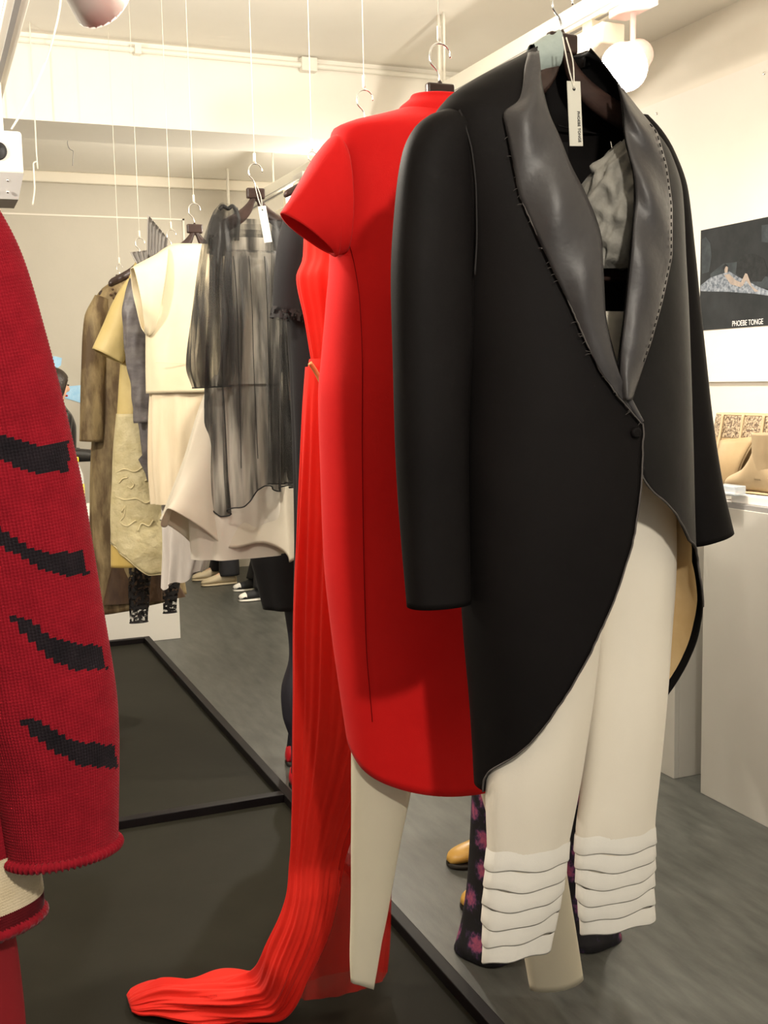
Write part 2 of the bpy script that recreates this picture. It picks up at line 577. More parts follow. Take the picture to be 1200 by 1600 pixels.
struct(box('floor', (XL, YF, -0.06), (XR, YB_, 0.0), 'floor_lino'))
struct(box('ceiling', (XL - 0.1, YF, H), (XR + 0.1, YB_ + 0.1, H + 0.1), 'ceiling_white'))
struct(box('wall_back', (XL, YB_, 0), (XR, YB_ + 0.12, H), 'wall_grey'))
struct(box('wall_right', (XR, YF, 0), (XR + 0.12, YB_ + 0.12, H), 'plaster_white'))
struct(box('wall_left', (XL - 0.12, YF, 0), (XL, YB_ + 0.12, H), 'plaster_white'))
struct(box('trim_1', (XL, 5.45, 2.70), (XR, 5.85, H), 'ceiling_white'))          # dropped beam
wb = struct(box('trim_2', (3.315, -1.5, 1.46), (XR, 8.0, 2.78), 'board_white'))          # white display board on the wall
for yy in (1.9, 2.9, 3.86, 4.6, 5.4):
    P = np.array([[(3.315 - 0.004 * s, yy + 0.007 * math.cos(a) * (1 - 0.3 * s), 2.73 + 0.007 * math.sin(a) * (1 - 0.3 * s)) for a in np.linspace(0, 2 * math.pi, 10, endpoint=False)] for s in (0, 1)])
    grid('screw_head', P, 'metal_chrome', wb, True, caps=(0, 1))
struct(box('trim_3', (XL, 8.79, 3.0), (XR, YB_, H), 'paint_cream', bevel=0.012))          # cornice on the back wall
# panel joint lines on the far wall
tb = struct(box('trim_4', (XL, 8.838, 2.762), (1.97, YB_, 2.774), 'plaster_white'))
box('batten', (1.955, 8.838, 1.2), (1.970, YB_, 2.774), 'plaster_white', tb)

# black floor tray under the hanging row
TX0, TX1 = -0.9, 1.135
tray = thing('display_tray', 'low black display tray of dark boards on the floor under the clothes', 'tray', (0.1, 3.7, 0))
for (a, b_) in ((-1.2, 1.24), (1.28, 3.70), (3.74, 6.42)):
    box('base_board', (TX0, a, 0.001), (TX1 - 0.035, b_, 0.012), 'tray_floor', tray)
box('long_rail', (TX1 - 0.035, -1.2, 0.001), (TX1, 6.46, 0.042), 'tray_black', tray, bevel=0.003)
box('long_rail', (TX0 - 0.035, -1.2, 0.001), (TX0, 6.46, 0.042), 'tray_black', tray, bevel=0.003)
for yy in (1.24, 3.70, 6.42):
    box('cross_rail', (TX0, yy, 0.001), (TX1 - 0.035, yy + 0.04, 0.042), 'tray_black', tray, bevel=0.003)


# ------------------------------------------------------------------ lighting tracks, lamps, pipes
def light_track(label, x, y0, y1, z):
    t = thing('lighting_track', label, 'light track', (x, (y0 + y1) / 2, z))
    box('channel', (x - 0.03, y0, z), (x + 0.03, y1, z + 0.075), 'rail_white', t, bevel=0.004)
    box('slot', (x - 0.008, y0 + 0.01, z - 0.002), (x + 0.008, y1 - 0.01, z + 0.001), 'under_grey', t)
    box('edge_seam', (x - 0.0315, y0, z + 0.010), (x - 0.0295, y1, z + 0.014), 'under_grey', t)
    n = 0
    yy = y0 + 0.4
    while yy < y1:
        path_tube('drop_rod', [(x, yy, z + 0.07), (x, yy, H)], 0.006, 'rail_white', t)
        yy += 2.6
    return t


light_track('long white lighting track running above and behind the hanging clothes', 2.2, -1.0, 7.9, 2.70)
light_track('white lighting track at top left corner above red sweater', 0.30, -1.0, 4.4, 2.52)


def spotlight(pos, aim, watts, cone, label, mname='lamp_white', z_track=2.70, r=0.06):
    pos = np.array(pos, float); aim = np.array(aim, float)
    t = thing('track_spotlight', label, 'spotlight', pos, 'track spotlights')
    d = aim - pos; d /= np.linalg.norm(d)
    up = np.array([0, 0, 1.0]); u = np.cross(d, up); u /= np.linalg.norm(u); v = np.cross(u, d)
    ks = []
    for s, rr in ((-0.12, 0.3), (-0.115, 0.75), (-0.05, 0.85), (0.0, 1.0), (0.05, 1.15), (0.052, 1.08), (0.03, 0.9)):
        ks.append((pos + d * s, u * r * rr, v * r * rr))
    P = np.array([[k[0] + k[1] * math.cos(a) + k[2] * math.sin(a) for a in np.linspace(0, 2 * math.pi, 24, endpoint=False)] for k in ks])
    grid('housing', P, mname, t, True, caps=(1, 0))
    P = np.array([[pos + d * (0.03 + 0.012 * (1 - q * q)) + (u * math.cos(a) + v * math.sin(a)) * r * 0.88 * q for a in np.linspace(0, 2 * math.pi, 24, endpoint=False)] for q in (1, 0.7, 0.4, 0.02)])
    grid('bulb', P, 'lamp_glow', t, True, caps=(0, 1))
    path_tube('bracket', [pos + u * 0 - d * 0.05, pos - d * 0.05 + np.array([0, 0, 0.06]), (pos - d * 0.05) * [1, 1, 0] + [0, 0, z_track]], 0.009, mname, t)
    b0 = (pos - d * 0.05)
    box('adaptor', (b0[0] - 0.035, b0[1] - 0.09, z_track - 0.03), (b0[0] + 0.035, b0[1] + 0.09, z_track), mname, t, bevel=0.004)
    ld = bpy.data.lights.new('lamp_light', 'POINT')
    ld.energy = watts; ld.color = WARM
    ld.shadow_soft_size = 0.05
    lo = bpy.data.objects.new('lamp_light', ld)
    COL.objects.link(lo)
    lo.parent = t
    lo.location = Vector(d * 0.12)
    return t


SP_LABELS = ['white spotlight at top edge of the photo, left of the hanging strings',
             'blazing pinkish spotlight on the track right of the black coat hanger',
             'small spotlight on the far end of the track beyond the beam',
             'spotlight on the near end of the left track, aimed at the black tailcoat',
             'added spotlight out of view at far left, brightening beam, ceiling and row']
for i, (p, a, wt, cn) in enumerate(SPOTS):
    spotlight(p, a, wt, cn, SP_LABELS[i], 'lamp_pink' if i == 1 else 'lamp_white',
              2.70 if p[0] > 2 else (2.52 if 0 < p[0] < 0.5 else H - 0.002), r=(0.052, 0.068)[i] if i < 2 else 0.06)

# transformer boxes clipped under the track
for n, (px, py, lab) in enumerate(((925, 62, 'cream transformer box under the track beside the black coat hanger'),
                                   (450, 330, 'cream transformer box under the track behind the red sleeve'))):
    c = on_x(px, py, 2.2)
    t = thing('transformer_box', lab, 'box', (c[0], c[1], c[2] - 0.06), 'transformer boxes')
    box('body', c + [-0.045, -0.13, -0.05], c + [0.045, 0.13, 0.02], 'paint_cream', t, bevel=0.006)
    box('bracket', c + [-0.02, -0.03, 0.02], c + [0.02, 0.03, max(0.03, 2.70 - c[2])], 'paint_cream', t)


# conduits
def conduit(label, pts, r=0.011):
    t = thing('conduit_pipe', label, 'pipe', pts[0])
    path_tube('pipe', pts, r, 'rail_white', t, ncol=10)
    for q in (0.35, 0.65):
        p = np.array(pts[0]) * (1 - q) + np.array(pts[1]) * q
    return t


a = on_x(688, 128, 2.2)
conduit('white conduit dropping from ceiling behind the red coat hanger', [(2.2, a[1], H), (2.2, a[1], 2.775)])
b0 = on_x(357, 318, 2.2)
Yc_ = b0[1]
q0 = on_y(340, 238, Yc_); q1 = on_y(60, 228, Yc_); q2 = on_y(354, 255, Yc_)
t = conduit('white conduit bending down behind the sheer black blouse', [(q1[0], Yc_, q0[2]), (1.75, Yc_, q0[2]), (q0[0] - 0.02, Yc_, q0[2]), (q2[0] - 0.015, Yc_, q0[2] - 0.03), (2.2, Yc_, q2[2]), (2.2, Yc_, 2.775)])
qq = on_y(273, 233, Yc_)
box('clip', (qq[0] - 0.02, Yc_ - 0.02, q0[2] - 0.025), (qq[0] + 0.02, Yc_ + 0.02, q0[2] + 0.03), 'rail_white', t)
path_tube('support', [(qq[0], Yc_, q0[2]), (qq[0], Yc_, H)], 0.004, 'rail_white', t)
path_tube('support', [(q1[0] + 0.02, Yc_, q0[2]), (q1[0] + 0.02, Yc_, H)], 0.004, 'rail_white', t)
# pipe along the top of the beam
P0 = on_y(40, 66, 5.42); P1 = on_y(620, 111, 5.42)
t = thing('beam_pipe', 'white pipe running along the top of the ceiling beam', 'pipe', (P0[0], 5.42, P0[2]))
zb = (P0[2] + P1[2]) / 2
path_tube('pipe', [(XL + 0.02, 5.425, zb), (XR - 0.02, 5.425, zb)], 0.014, 'rail_white', t, ncol=10)
cc = on_y(482, 100, 5.42)
box('junction_box', (cc[0] - 0.04, 5.40, zb - 0.03), (cc[0] + 0.04, 5.45, zb + 0.035), 'rail_white', t, bevel=0.004)
cc = on_y(215, 78, 5.42)
box('pipe_clip', (cc[0] - 0.015, 5.405, zb - 0.02), (cc[0] + 0.015, 5.45, zb + 0.02), 'rail_white', t)
# fluorescent batten on the ceiling behind the beam
A = on_z(115, 204, 3.03); B = on_z(425, 220, 3.03)
yb = 7.4
A = on_y(115, 204, yb); B = on_y(425, 220, yb)
t = thing('ceiling_batten', 'long pale trunking on the ceiling behind the beam', 'trunking', (A[0], yb, 3.0))
box('trunking', (A[0], yb - 0.04, A[2] - 0.01), (B[0], yb + 0.04, H), 'rail_white', t, bevel=0.005)
box('end_fitting', (B[0] + 0.01, yb - 0.10, H - 0.03), (B[0] + 0.35, yb + 0.12, H), 'rail_white', t, bevel=0.005)

# loose cables
pa = [on_y(x, y, 3.9) for x, y in ((97, -60), (95, 0), (80, 70), (60, 125), (40, 165), (18, 202))]
pa[0][2] = min(pa[0][2], H)
tag(path_tube('loose_cable', pa, 0.003, 'string_white', loc=pa[0]), 'thin white cable sagging from ceiling towards the white projector box', 'cable')
pa = [on_y(55, 120, 5.3), on_y(55, 197, 5.3), on_y(57, 240, 5.3), on_y(59, 264, 5.3)]
pa[0][2] = H; pa[0][0] = pa[1][0]
tag(path_tube('white_cable', pa, 0.003, 'string_white', loc=pa[0]), 'short knotted cord hanging alone right of the projector box', 'cord')
pa = [on_y(x, y, 5.3) for x, y in ((50, 215), (52, 255), (54, 290), (51, 320))]
pa = [on_y(58, 252, 5.3)] + pa[1:]
tag(path_tube('white_cable', pa, 0.0035, 'string_white', loc=pa[0]), 'frayed end of cord dangling lowest at the left', 'cord')
c = on_y(115, 224, 7.0)
pts = [c + np.array([0.035 * math.cos(a), 0, 0.045 * math.sin(a) + 0.0]) for a in np.linspace(-1.6, 4.6, 14)] + [c + np.array([-0.012, 0, -0.13])]
pts[0:0] = []
tag(path_tube('wire_loop', [np.array([c[0] + 0.02, c[1], H])] + pts[5:] , 0.0025, 'under_grey', loc=c), 'thin wire loop hanging from the ceiling beyond the beam', 'wire')

# projector box at the left edge
c = on_x(8, 250, 0.30)
t = thing('projector', 'white box projector with round dark lens hanging at left edge', 'projector', (c[0], c[1], c[2] - 0.13))
fx0, fx1 = on_y(-60, 250, c[1])[0], on_y(36, 250, c[1])[0]
zt, zm, zl = on_y(20, 204, c[1])[2], on_y(20, 270, c[1])[2], on_y(20, 310, c[1])[2]
box('body', (fx0, c[1], zm), (fx1, c[1] + 0.24, zt), 'lamp_white', t, bevel=0.01)
V = [(fx0, c[1], zm), (fx1, c[1], zm), (fx1 - 0.02, c[1] + 0.02, zl), (fx0, c[1] + 0.02, zl), (fx0, c[1] + 0.24, zm), (fx1, c[1] + 0.24, zm), (fx1 - 0.02, c[1] + 0.22, zl), (fx0, c[1] + 0.22, zl)]
make('base', V, [(0, 3, 2, 1), (4, 5, 6, 7), (1, 2, 6, 5), (0, 4, 7, 3), (2, 3, 7, 6), (0, 1, 5, 4)], 'under_grey', t, smooth=False)
lc = on_y(-4, 236, c[1])
ring = np.linspace(0, 2 * math.pi, 24, endpoint=False)
P = np.array([[(lc[0] + rr * math.cos(a), c[1] - dd, lc[2] + rr * math.sin(a)) for a in ring] for rr, dd in ((0.030, 0.0), (0.030, 0.006), (0.022, 0.006), (0.018, 0.001))])
grid('lens', P, 'dark_hole', t, True, caps=(0, 1))
for sx, sy in ((-18, 282), (12, 282), (12, 300)):
    s = on_y(sx, sy, c[1] + 0.01)
    P = np.array([[(s[0] + rr * math.cos(a), c[1] + 0.008 - dd, s[2] + rr * math.sin(a)) for a in ring[::3]] for rr, dd in ((0.005, 0.0), (0.005, 0.004))])
    grid('screw', P, 'metal_chrome', t, True, caps=(0, 1))
path_tube('hanging_rod', [(0.30, c[1] + 0.12, zt), (0.30, c[1] + 0.12, 2.52)], 0.01, 'rail_white', t)


# ------------------------------------------------------------------ hangers and strings
def make_hanger():
    """origin at the top of the neck; arms run along X"""
    root = thing('coat_hanger', 'hanger', 'hanger', (0, 0, 0), 'dark wooden hangers')
    ks = []
    for s in np.linspace(-1, 1, 25):
        x = 0.165 * s
        z = -0.012 - 0.055 * (1 - math.exp(-abs(s) / 0.13)) - 0.080 * abs(s)
        y = -0.025 * abs(s) ** 2
        hgt = 0.020 + 0.004 * math.cos(s * math.pi / 2)
        th = 0.007 + 0.014 * abs(s) ** 1.5
        if abs(s) > 0.97:
            hgt *= 0.5; th *= 0.5
        ks.append(((x, y, z), (0, 0, hgt), (0, th, 0)))
    sweep('hanger_arms', ks, 'hanger_dark', root, nrow=49, ncol=16, caps=(1, 1), power=0.8)
    box('neck_block', (-0.03, -0.009, -0.03), (0.03, 0.009, 0.004), 'hanger_dark', root, bevel=0.005)
    pts = [(0, 0, -0.01), (0, 0, 0.012), (-0.004, 0, 0.026), (-0.020, 0, 0.046)]
    for a in np.linspace(math.pi * 1.02, -0.15, 10):
        pts.append((0.002 + 0.0225 * math.cos(a), 0, 0.058 + 0.0225 * math.sin(a)))
    path_tube('hook', pts, 0.0019, 'metal_chrome', root, ncol=8, smooth_n=3)
    return root


HANG = make_hanger()
HPARTS = list(HANG.children)
first_hanger = [True]


def hang(px, py, Y, label, slabel, scale=1.0, rot=0.0, string=True):
    c = on_y(px, py, Y)
    if first_hanger[0]:
        r = HANG; first_hanger[0] = False
    else:
        r = HANG.copy(); COL.objects.link(r)
        for ch in HPARTS:
            k = ch.copy(); COL.objects.link(k); k.parent = r
    r.location = c; r.scale = (scale,) * 3; r.rotation_euler = (0, 0, rot)
    r['label'] = label
    if string:
        top = c + np.array([0, 0, 0.0815 * scale])
        t = thing('hanging_string', slabel, 'string', top, 'strings from the ceiling')
        path_tube('line', [top, (c[0], c[1], H)], 0.0011, 'string_white', t, ncol=6)
        P = [(c[0], c[1], top[2] + 0.004), (c[0], c[1], top[2] + 0.03)]
        path_tube('crimp', P, 0.0042, 'string_white', t, ncol=8)
        path_tube('loop', [(c[0] + 0.006, c[1], top[2] - 0.004), (c[0] + 0.005, c[1] + 0.005, top[2] + 0.004), (c[0], c[1], top[2] + 0.006)], 0.0015, 'string_white', t, ncol=6)
    return c


# rows of garments, nearest first
Y1, Y2, Y3, Y4, Y5, Y6, Y7, Y8, Y9 = 1.54, 1.98, 2.41, 2.82, 3.39, 4.27, 4.60, 4.85, 5.25

# ------------------------------------------------------------------ black tailcoat
coat = thing('black_tailcoat', 'black tailcoat with frayed grey satin lapels, nearest garment on the row', 'tailcoat', (0.94, Y1, 0.85))
T_rows = [(78, 832, 922), (92, 812, 936), (110, 782, 952), (135, 742, 972), (165, 705, 992), (195, 688, 1022), (235, 690, 1050),
          (300, 700, 1068), (400, 710, 1072), (480, 715, 1076), (700, 722, 1083), (860, 728, 1087), (960, 734, 1098), (1100, 746, 1097), (1205, 752, 1092)]
T_b = [(78, 0.045), (110, 0.06), (165, 0.078), (235, 0.10), (400, 0.125), (700, 0.13), (1205, 0.125)]
pys = np.concatenate([np.linspace(78, 240, 46), np.linspace(245, 1205, 110)])
LR = pchip([r[0] for r in T_rows], [r[1:] for r in T_rows], pys)
bb = key(pys, T_b)
cz, cx, ca = [], [], []
for i, py in enumerate(pys):
    c = on_y(LR[i].mean(), py, Y1)
    hw = (LR[i, 1] - LR[i, 0]) / 2 * depth(c) / FPX
    be = math.atan2(c[0], c[1])
    ca.append(math.sqrt(max(hw * hw - (bb[i] * math.sin(be)) ** 2, 1e-4)) / math.cos(be))
    cx.append(c[0]); cz.append(c[2])
cx, cz, ca = map(np.array, (cx, cz, ca))


def shell(i, phi, s, off=0.0):
    a, b = ca[i] + off, bb[i] + off
    return np.stack([cx[i] - s * a * np.sin(phi), Y1 - b * np.cos(phi), np.full_like(phi, cz[i])], -1)


PH = np.radians(np.arange(-50, 178, 0.5))


def edge_angles(poly, s, far=None):
    poly = np.array(poly, float)
    o = np.argsort(poly[:, 1])
    ey, ex = poly[o, 1], poly[o, 0]
    out = []
    for i, py in enumerate(pys):
        x, y, z = proj(shell(i, PH, s))
        g = x - np.interp(y, ey, ex)
        if s > 0:
            k = np.where((g[:-1] > 0) & (g[1:] <= 0))[0]
            ph = PH[k[0]] if len(k) else (PH[0] if g[0] < 0 else math.radians(122))
        else:
            if far is not None and py > far:
                k = np.where((g[:-1] > 0) & (g[1:] <= 0))[0]
                ph = PH[k[-1]] if len(k) else PH[np.argmax(x)]
            else:
                k = np.where((g[:-1] < 0) & (g[1:] >= 0))[0]
                ph = PH[k[0]] if len(k) else (PH[np.argmax(x)] if g[0] < 0 else PH[0])
        out.append(ph)
    return smooth1(out, 5)


EL = [(842, 60), (843, 130), (856, 180), (872, 212), (890, 260), (917, 310), (938, 365), (940, 430), (944, 500), (962, 570), (985, 625), (1004, 660), (1000, 690), (998, 760),
      (985, 850), (960, 930), (930, 1000), (900, 1060), (868, 1112), (830, 1162), (795, 1190), (765, 1203), (758, 1215)]
ER = [(948, 60), (960, 110), (971, 150), (976, 210), (991, 270), (993, 310), (985, 400), (978, 480), (968, 560), (960, 600), (970, 640), (990, 680), (1001, 700), (1003, 750), (1012, 764), (1032, 778), (1052, 794), (1068, 825), (1085, 862),
      (1096, 900), (1098, 950), (1090, 1000), (1072, 1045), (1045, 1085), (1005, 1130), (950, 1170), (900, 1210)]
phL = edge_angles(EL, 1)
phR = edge_angles(ER, -1, 868)
NC = 44


def half_grid(ph, s, off, i0=0, i1=None, p1=math.pi, wr=0.0):
    rows = []
    for i in range(i0, len(pys) if i1 is None else i1):
        u = np.linspace(0, 1, NC) ** 1.15
        phi = ph[i] + (p1 - ph[i]) * u
        o = off
        if wr:
            o = off + wr * np.sin(phi * 7 + s) * np.clip((pys[i] - 600) / 600, 0, 1)
        a, b = ca[i] + o, bb[i] + o
        rows.append(np.stack([cx[i] - s * a * np.sin(phi), Y1 - b * np.cos(phi), np.full_like(phi, cz[i])], -1))
    return np.array(rows)


gL = half_grid(phL, 1, 0.004, wr=0.002)
gR = half_grid(phR, -1, 0.0, wr=0.002)
o = grid('front_panel', gL[:, :28], 'coat_black', coat, solid=0.0022); o['label'] = 'black wool front with rounded cutaway edge'
o = grid('front_panel', gR[:, :28][:, ::-1], 'satin_front', coat, solid=0.0022); o['label'] = 'dark satin front panel with cutaway hem'
grid('back_panel', gL[:, 27:], 'coat_black', coat, solid=0.0022)
grid('back_panel', gR[:, 27:][:, ::-1], 'coat_black', coat, solid=0.0022)
j0 = int(np.searchsorted(pys, 700))
lin = half_grid(phR + math.radians(6), -1, -0.007, j0, len(pys) - 6, math.pi - 0.03)
o = grid('lining', lin, 'lining_cream', coat); o['label'] = 'cream satin lining inside the tail'
lin = half_grid(phL + math.radians(6), 1, -0.007, j0, len(pys) - 6, math.pi - 0.03)
grid('lining', lin, 'lining_cream', coat)


def frayed(ph, s, i0, i1, off, name='frayed_edge', r=0.0016):
    pts = []
    rnd = random.Random(3)
    for i in range(i0, i1, 1):
        p = shell(i, np.array([ph[i]]), s, off)[0]
        pts.append(p + np.array([rnd.uniform(-1, 1), 0, rnd.uniform(-1, 1)]) * 0.0007)
    return path_tube(name, pts, r, 'frayed_thread', coat, ncol=5, smooth_n=2)


j1 = int(np.searchsorted(pys, 655))
frayed(phL, 1, j1, len(pys), 0.005)
frayed(phR, -1, int(np.searchsorted(pys, 700)), int(np.searchsorted(pys, 960)), 0.001)


def surf_pt(px, py, off, sgn_front=True):
    Y = Y1 - 0.1
    for _ in range(8):
        p = on_y(px, py, Y)
        a = np.interp(-p[2], -cz, ca) + off; b = np.interp(-p[2], -cz, bb) + off; x0 = np.interp(-p[2], -cz, cx)
        q = np.clip((p[0] - x0) / a, -0.985, 0.985)
        Y = Y1 - b * math.sqrt(1 - q * q)
    return on_y(px, py, Y)


def lapel(name, outer, inner, m, offs, nr=90, ncl=14, seed=0):
    A = resample(outer, nr); B = resample(inner, nr)
    A[:, 0] = smooth1(A[:, 0], 3); B = np.stack([smooth1(B[:, 0], 5), smooth1(B[:, 1], 5)], 1)
    rows = []
    for i in range(nr):
        t = i / (nr - 1)
        row = []
        for j in range(ncl):
            u = j / (ncl - 1)
            p = A[i] * (1 - u) + B[i] * u
            of = offs(t, u) + 0.003 * math.sin(9 * t * math.pi + 4 * u + seed) * math.sin(u * math.pi) + 0.002 * math.sin(23 * t + 6 * u + seed)
            row.append(surf_pt(p[0], p[1], of))
        rows.append(row)
    return grid(name, np.array(rows), m, coat, solid=0.003)


LO = [(828, 84), (822, 105), (818, 135), (812, 160), (786, 177), (793, 205), (802, 250), (812, 305), (836, 360), (862, 415), (888, 470), (912, 525), (938, 580), (968, 622), (1004, 663)]
LI = [(842, 78), (843, 130), (856, 180), (872, 212), (890, 260), (917, 310), (937, 365), (941, 430), (944, 500), (955, 550), (966, 584), (988, 630), (1005, 662)]
RO = [(975, 140), (1000, 172), (1028, 206), (1043, 260), (1051, 320), (1051, 400), (1036, 470), (1018, 535), (1003, 580), (988, 625)]
RI = [(964, 128), (972, 165), (977, 210), (990, 268), (994, 315), (986, 400), (978, 480), (970, 550), (967, 590), (972, 628)]
bump_off = lambda t, u: 0.008 + 0.016 * math.sin(math.pi * min(1, u * 0.9 + 0.05)) * math.sin(math.pi * min(1, t + 0.12)) ** 0.7
l1 = lapel('lapel', LO, LI, 'satin_black', bump_off, seed=1)
l1['label'] = 'grey satin lapel with raw notched edge'
l2 = lapel('lapel', RO, RI, 'satin_black', lambda t, u: 0.006 + 0.013 * math.sin(math.pi * (u * 0.85 + 0.1)), seed=2.2)
l2['label'] = 'grey satin shawl lapel with stitched edge'
# raw threads along the left lapel, hand stitches along the other
rnd = random.Random(5)
A = resample(LO, 120)
path_tube('frayed_edge', [surf_pt(a[0] + rnd.uniform(-0.7, 0.7), a[1], 0.0115) for a in A[24:]], 0.0013, 'frayed_thread', l1, ncol=5, smooth_n=1)
for q in range(26):
    a = A[26 + rnd.randint(0, 92)]
    p = surf_pt(a[0], a[1], 0.011)
    e = surf_pt(a[0] - rnd.uniform(3, 11), a[1] + rnd.uniform(-5, 6), 0.013)
    path_tube('loose_thread', [p, (p + e) / 2 + np.array([0, -0.002, 0.001]), e], 0.0004, 'frayed_thread', l1, ncol=4, smooth_n=3)
A = resample(RO, 46)
for q in range(6, 40, 1):
    p = surf_pt(A[q][0] - 2, A[q][1], 0.016); e = surf_pt(A[q][0] * 0.5 + A[q + 1][0] * 0.5 - 2, A[q][1] * 0.5 + A[q + 1][1] * 0.5, 0.016)
    path_tube('stitch', [p, e], 0.0011, 'lace_solid', l2, ncol=5, smooth_n=2)

# sleeves
kL = tube_keys(Y1 - 0.012, [(176, 690, 742), (186, 668, 752), (205, 648, 752), (240, 632, 746), (320, 620, 742), (420, 614, 740), (560, 617, 736), (700, 621, 731), (850, 630, 731), (945, 637, 733)], 0.72)


def slv_fold(t, th):
    return 0.018 * np.sin(3 * th + 9 * t) * t + 0.012 * np.sin(2 * th - 14 * t + 1) * t


s1 = sweep('sleeve', kL, 'coat_black', coat, nrow=80, ncol=48, fold=slv_fold, solid=0.002, caps=(1, 0), power=0.9)
kR = tube_keys(Y1 + 0.035, [(182, 990, 1012), (205, 994, 1032), (235, 998, 1050), (300, 1006, 1072), (400, 1018, 1083), (480, 1028, 1091), (560, 1036, 1100), (660, 1046, 1111), (760, 1058, 1126), (842, 1074, 1143)], 0.72)
sweep('sleeve', kR, 'coat_black', coat, nrow=80, ncol=48, fold=slv_fold, solid=0.002, caps=(1, 0), power=0.9,
      hem=lambda t, th: np.clip((t - 0.85) / 0.15, 0, 1) * (0.010 * np.cos(th)))
# armhole seam and darts
pts = [surf_pt(x, y, 0.006) for x, y in ((718, 172), (728, 200), (738, 240), (744, 300), (745, 360), (742, 430))]
path_tube('armhole_seam', pts, 0.0016, 'lace_solid', coat, ncol=5)
# closing button
bc = surf_pt(995, 676, 0.010)
P = np.array([[bc + np.array([rr * math.cos(a), -dd, rr * math.sin(a)]) for a in np.linspace(0, 2 * math.pi, 20, endpoint=False)] for rr, dd in ((0.008, -0.004), (0.008, 0.000), (0.006, 0.002), (0.002, 0.001))])
grid('button', P, 'coat_black', coat, True, caps=(0, 1))
# neck: inside yoke seam and neck label
yk = [on_y(x, y, Y1 + 0.055) for x, y in ((872, 196), (900, 203), (940, 210), (972, 214))]
path_tube('yoke_seam', yk, 0.0016, 'satin_front', coat, ncol=5)
p0 = on_y(877, 224, Y1 + 0.05)
box('neck_label', p0 + [-0.010, -0.001, -0.022], p0 + [0.012, 0.001, 0.002], 'satin_front', coat)
# collar standing behind the neck
ks = []
for a in np.linspace(math.radians(28), math.radians(332), 40):
    pass
colr = []
for i, (dz, of) in enumerate(((-0.02, 0.0), (-0.004, 0.002), (0.004, 0.004), (0.005, 0.007), (-0.004, 0.010), (-0.016, 0.012))):
    phi = np.linspace(math.radians(95), math.radians(265), 40)
    a, b = ca[0] + of, bb[0] + of
    colr.append(np.stack([cx[0] - a * np.sin(phi), Y1 - b * np.cos(phi), np.full_like(phi, cz[0] + dz)], -1))
grid('collar', np.array(colr), 'coat_black', coat, solid=0.002)

hang(878, 56, Y1, 'dark hanger with chrome hook inside the black tailcoat', 'string holding the black tailcoat hanger', 0.88, math.radians(8))
# teal sleeve painting the light reflected on the left hanger arm
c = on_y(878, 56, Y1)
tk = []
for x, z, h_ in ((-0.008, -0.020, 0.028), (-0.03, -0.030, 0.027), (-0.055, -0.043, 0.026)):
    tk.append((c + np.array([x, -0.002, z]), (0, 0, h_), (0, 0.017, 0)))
mat('highlight_teal', (0.30, 0.36, 0.34), 0.45, (0.40, 0.46, 0.43), 20, 0.2, 30)
tag(sweep('hanger_highlight', tk, 'highlight_teal', nrow=14, ncol=24, fold=folds([(5, 0.05, 0, 5), (9, 0.03, 1, -7)]), loc=c), 'pale teal sleeve painted as reflected light on the tailcoat hanger neck', 'highlight')

# swing tags
def swing_tag(label, top, anchor, wpx, hpx, Y, tilt, text, m):
    a = on_y(*anchor, Y + 0.0)
    t0 = on_y(*top, Y)
    s = depth(t0) / FPX
    t = thing('swing_tag', label, 'tag', t0, 'white swing tags')
    ww, hh = wpx * s, hpx * s
    ct, st = math.cos(tilt), math.sin(tilt)
    R3 = np.array([[ct, 0, st], [0, 1, 0], [-st, 0, ct]])
    V = []
    for x, z in ((-ww / 2, 0), (ww / 2, 0), (ww / 2, -hh), (-ww / 2, -hh)):
        for y in (-0.0006, 0.0006):
            V.append(t0 + R3 @ np.array([x, y, z]))
    F = [(0, 2, 4, 6), (1, 7, 5, 3), (0, 1, 3, 2), (2, 3, 5, 4), (4, 5, 7, 6), (6, 7, 1, 0)]
    card = make('card', V, F, m, t, smooth=False)
    hc = t0 + R3 @ np.array([0, 0, -0.011])
    P = np.array([[hc + R3 @ np.array([rr * math.cos(q), -0.0007 - dd, rr * math.sin(q)]) for q in np.linspace(0, 2 * math.pi, 14, endpoint=False)] for rr, dd in ((0.0026, 0.0), (0.0024, 0.0003))])
    grid('eyelet', P, 'dark_hole', card, True, caps=(0, 1))
    for dx in (-0.003, 0.003):
        path_tube('thread', [hc + [0, -0.001, 0], (hc + a) / 2 + np.array([dx * 1.6, -0.003, 0]), a + np.array([dx, 0, 0])], 0.0011, 'string_white', t, ncol=6)
    if text:
        # printed upright along the card
        M = Matrix.Translation(Vector(t0 + R3 @ np.array([0.0035, -0.0012, -hh * 0.46]))) @ Matrix(((ct, 0, st, 0), (0, 1, 0, 0), (-st, 0, ct, 0), (0, 0, 0, 1))) @ Matrix.Rotation(math.pi / 2, 4, 'Y') @ Matrix.Rotation(math.pi / 2, 4, 'X')
        text_obj('print', text, hh * 0.066, M, 'ink_dark', card)
    return t


swing_tag('cream swing tag with small dark print hanging on black tailcoat', (896, 127), (882, 58), 24, 98, Y1 - 0.075, math.radians(-3), 'PHOEBE TONGE', 'tag_cream')

